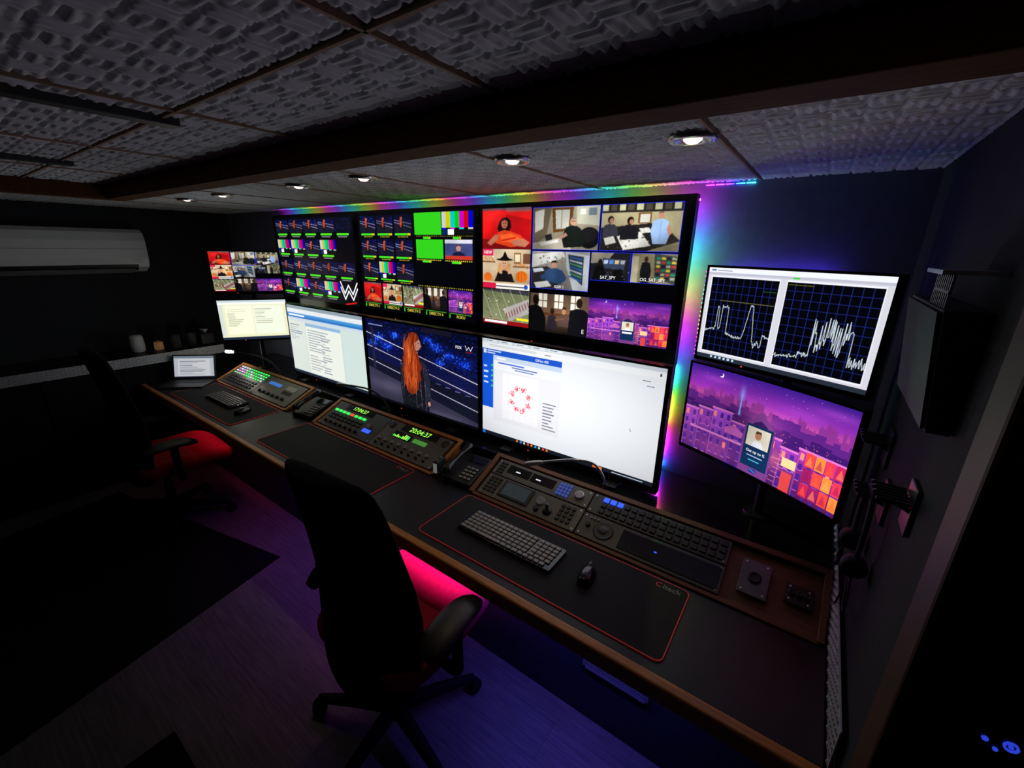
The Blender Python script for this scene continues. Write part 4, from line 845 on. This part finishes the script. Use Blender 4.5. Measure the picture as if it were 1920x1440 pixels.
# ------------------------------------------------------------------ left side
M_dia=mat('diamond_plate',(.60,.61,.65),.42,.4)
def diaplate(name,lo,hi,parent,axis='x'):
    bm=bmesh.new(); r=bmesh.ops.create_cube(bm,size=1)
    for v in r['verts']: v.co=Vector([lo[i]+(v.co[i]+.5)*(hi[i]-lo[i]) for i in range(3)])
    k=0; y=lo[1]+.012
    fx=hi[0] if axis=='x' else lo[0]; sg=1 if axis=='x' else -1
    while y<hi[1]-.01:
        z=lo[2]+.010+(.011 if k%2 else 0)
        while z<hi[2]-.006:
            an=.9 if (k+int(z*90))%2 else -.9; c=(math.cos(an)*.010,math.sin(an)*.010); p=(-math.sin(an)*.003,math.cos(an)*.003)
            vs=[bm.verts.new((fx+sg*.0002,y+c[0],z+c[1])),bm.verts.new((fx+sg*.0002,y+p[0],z+p[1])),bm.verts.new((fx+sg*.0002,y-c[0],z-c[1])),bm.verts.new((fx+sg*.0002,y-p[0],z-p[1]))]; ap=bm.verts.new((fx+sg*.005,y,z))
            for i in range(4): bm.faces.new((vs[i],vs[(i+1)%4],ap))
            z+=.022
        y+=.022; k+=1
    me=bpy.data.meshes.new(name); bm.to_mesh(me); bm.free(); return finish(name,me,M_dia,parent)
cn=thing('side_counter','dark side counter edged with bright diamond plate','counter',(0,0,0))
box('counter_top',(-4.645,-.8,.955),(-4.232,1.52,.985),M_lam,cn); diaplate('diamond_plate_edge',(-4.230,-.8,.915),(-4.226,1.52,.987),cn)
box('cabinet_body',(-4.64,-.78,0),(-4.27,1.20,.954),M_blk,cn)
for k in range(3): box('cabinet_door',(-4.268,-.72+k*.55,.10),(-4.258,-.20+k*.55,.90),M_blk,cn,bev=.003)
ac=thing('air_conditioner','white wall-mounted split air conditioner with dark outlet slot','air conditioner',(-4.648,0,-.115))
prism('housing',[(0,1.76),(0,2.03),(.03,2.045),(.14,2.045),(.19,2.02),(.215,1.96),(.215,1.83),(.19,1.765),(.10,1.725),(.03,1.73)],.18,1.19,M_white,ac,axis='y',bev=.004)
prism('louvre',[(.118,1.722),(.185,1.752),(.188,1.747),(.12,1.717)],.22,1.10,mat('louvre_grey',(.25,.25,.26),.5),ac,axis='y')
prism('outlet_slot',[(.150,1.7365),(.192,1.762),(.200,1.782),(.196,1.785),(.188,1.768),(.149,1.745)],.20,1.12,M_black,ac,axis='y')
box('front_panel_seam',(.2148,.20,1.90),(.2158,1.17,1.902),M_grey,ac); box('badge',(.2148,1.09,1.80),(.2162,1.15,1.815),M_alu,ac)
top(lathe('smart_speaker',[(.035,0),(.045,.01),(.047,.06),(.044,.12),(.036,.135),(0,.137)],M_white,loc=(-4.42,.98,.9875)),'white fabric cylinder smart speaker on the side counter','speaker')
g=mat('clear_glass',(.8,.8,.82),.05); g.node_tree.nodes['Principled BSDF'].inputs['Transmission Weight'].default_value=.9
for x,y in [(-4.36,1.22),(-4.38,1.34)]:
    o=lathe('drinking_glass',[(0,.004),(.030,.004),(.034,.11),(.036,.11),(.032,0),(0,0)],g,loc=(x,y,.9875)); top(o,'clear drinking glass on the side counter','glass','drinking glasses on the counter')
t=thing('glow_jar','small self-glowing glass candle jar on the side counter','ornament',(-4.40,1.11,.9875))  # jar added for a warm highlight, its glow put into the material
lathe('jar',[(.0,.0),(.030,.0),(.032,.02),(.030,.06),(.027,.065),(.025,.03),(0,.03)],mat('warm_glow_glass',(.4,.22,.08),.2,emit=(.6,.32,.12),es=.12),t); lathe('lid_rim',[(.027,.065),(.031,.066),(.031,.072),(.026,.072),(.026,.066)],mat('brass',(.6,.4,.15),.3,1),t)
t=thing('tissue_box','dark box with white tissue on the side counter','box',(-4.40,1.45,.9875)); box('carton',(-.06,-.05,0),(.06,.05,.09),M_dark,t,bev=.003)
loft('tissue',[[(.02*math.cos(a)*(1+k*.5),.008*math.sin(a)+.01*k*math.sin(3*a),.0905+k*.018) for a in [2*math.pi*i/16 for i in range(16)]] for k in range(3)],M_white,t)
rk=thing('equipment_rack','black equipment rack cabinet with diamond plate corner','cabinet',(0,0,0))
box('rack_body',(-3.2,-.9,.0),(-2.3,-.35,1.0),M_blk,rk,bev=.004)
diaplate('diamond_plate_corner',(-2.298,-.9,.0),(-2.296,-.84,1.0),rk)
# ------------------------------------------------------------------ right wall fittings
gd=thing('wall_guard','bright diamond plate guard strip between desk and wall','trim',(0,0,0)); diaplate('plate',(.209,.93,.765),(.212,1.86,.885),gd,'-x')
M_sat=mat('satin_charcoal',(.020,.020,.022),.6,spec=.3); M_hook=mat('hook_black_metal',(.03,.03,.032),.35)
sp=thing('wall_speaker','slim dark wedge speaker with pale slatted bracket on the end wall','speaker',(.224,1.14,1.675))
prism('cabinet',[(-.001,-.12),(-.035,-.12),(-.060,.09),(-.001,.09)],-.17,.17,M_sat,sp,axis='y',bev=.004)
prism('front_baffle',[(-.037,-.115),(-.041,-.115),(-.066,.085),(-.062,.085)],-.165,.165,M_sat,sp,axis='y')
prism('mounting_bracket',[(-.075,.145),(-.001,.145),(-.001,.152),(-.075,.152)],-.17,-.03,M_alu,sp,axis='y')
boxes('bracket_slats',[((-.06,-.165+.015*k,.092),(-.056,-.160+.015*k,.145)) for k in range(9)]+[((-.06,-.165,.115),(-.057,-.04,.119))],M_grey,sp)
def hook(y,z,lab):
    t=thing('headset_hook',lab,'hook',(.2245,y,z),group='black wall hooks')
    box('back_plate',(-.008,-.035,-.05),(-.0002,.035,.05),M_hook,t,bev=.002)
    for q in (-.022,0,.022): tube('hook_arm',[(-.005,q,.0),(-.03,q,.012),(-.055,q,.012),(-.066,q,.030)],[.005,.005,.004,.004],M_hook,t)
    boxes('cradle_ribs',[((-.062,-.035+k*.014,.016),(-.010,-.030+k*.014,.022)) for k in range(6)],M_hook,t)
hook(1.42,1.36,'black slatted headset hook screwed to the end wall'); hook(1.05,1.375,'black slatted headset hook screwed to the end wall'); hook(1.27,1.272,'black slatted headset hook screwed to the end wall')
def headset(y,z):
    t=thing('headset','black padded headset hanging from a wall hook','headset',(.192,y,z)); 
    tube('headband',[(0,-.065,-.16),(0,-.072,-.08),(0,-.05,-.01),(0,0,.006),(0,.05,-.01),(0,.072,-.08),(0,.065,-.16)],.006,M_sat,t)
    for s in (-1,1):
        lathe('ear_cup',[(0,-.018),(.024,-.018),(.028,-.008),(.028,.010),(.022,.018),(0,.018)],M_sat,t,loc=(0,s*.065,-.18),rot=(math.pi/2,0,0),n=20)
    tube('microphone_boom',[(0,.07,-.19),(-.02,.05,-.22),(-.025,0,-.23)],[.004,.003,.005],M_sat,t)
    tube('cable',[(.0,-.065,-.20),(.005,-.08,-.28),(.01,-.03,-.34),(.012,.04,-.30),(.012,.08,-.38),(.012,.10,-.42)],.0028,M_sat,t,n=8)
headset(1.27,1.292)
pc=thing('computer_tower','black computer tower with glowing blue fan rings','computer',(.44,1.30,0)); box('case',(0,0,0),(.36,.45,.80),M_gloss,pc,bev=.006)
E_ring=emi('dim_blue_ring',(.03,.06,.75),.8)
for x,z,r in ((.143,.715,.7),(.100,.708,.32),(.122,.690,.25)):
    lathe('fan_ring',[(.013*r,0),(.020*r,0),(.020*r,.004),(.013*r,.004),(.013*r,0)],E_ring,pc,loc=(x,-.001,z),rot=(math.pi/2,0,0),n=28); lathe('fan_hub',[(.007*r,0),(.007*r,.003),(0,.004)],E_ring,pc,loc=(x,-.001,z),rot=(math.pi/2,0,0),n=16)
# ------------------------------------------------------------------ lights
def area(loc,sx,sy,c,e,rot=(0,0,0),spread=2.2):
    L=bpy.data.lights.new('under_desk_light','AREA'); L.shape='RECTANGLE'; L.size=sx; L.size_y=sy; L.energy=e; L.color=c; L.spread=spread
    o=bpy.data.objects.new('under_desk_light',L); link(o); o.location=loc; o.rotation_euler=rot
area((-.50,1.10,.70),.8,.03,(.13,.10,1),1.7); area((-1.15,1.02,.70),.5,.03,(.95,.06,.7),.75,spread=1.7); area((-2.2,1.10,.70),1.0,.03,(.40,.12,.9),1.1); area((-3.3,1.05,.70),.7,.03,(.85,.07,.25),.35)
def ceiling_fill(loc,e,c,aim):  # spots without a fixture, added to brighten the ceiling and air conditioner
    L=bpy.data.lights.new('added_ceiling_fill','SPOT'); L.energy=e; L.color=c; L.spot_size=2.7; L.spot_blend=1; L.shadow_soft_size=0
    o=bpy.data.objects.new('added_ceiling_fill',L); link(o); o.location=loc; o.rotation_euler=(Vector(aim)-Vector(loc)).to_track_quat('-Z','Y').to_euler()
ceiling_fill((-1.3,1.30,1.15),2.0,(.85,.88,1),(-1.1,.4,2.1)); ceiling_fill((-2.7,1.30,1.15),2.4,(.85,.88,1),(-3.2,.5,2.1)); ceiling_fill((-.35,1.35,1.3),.5,(.85,.88,1),(-.3,.9,2.1))
w=bpy.data.worlds.new('world'); sc.world=w; w.use_nodes=True; w.node_tree.nodes['Background'].inputs[0].default_value=(.5,.5,.7,1); w.node_tree.nodes['Background'].inputs[1].default_value=.01
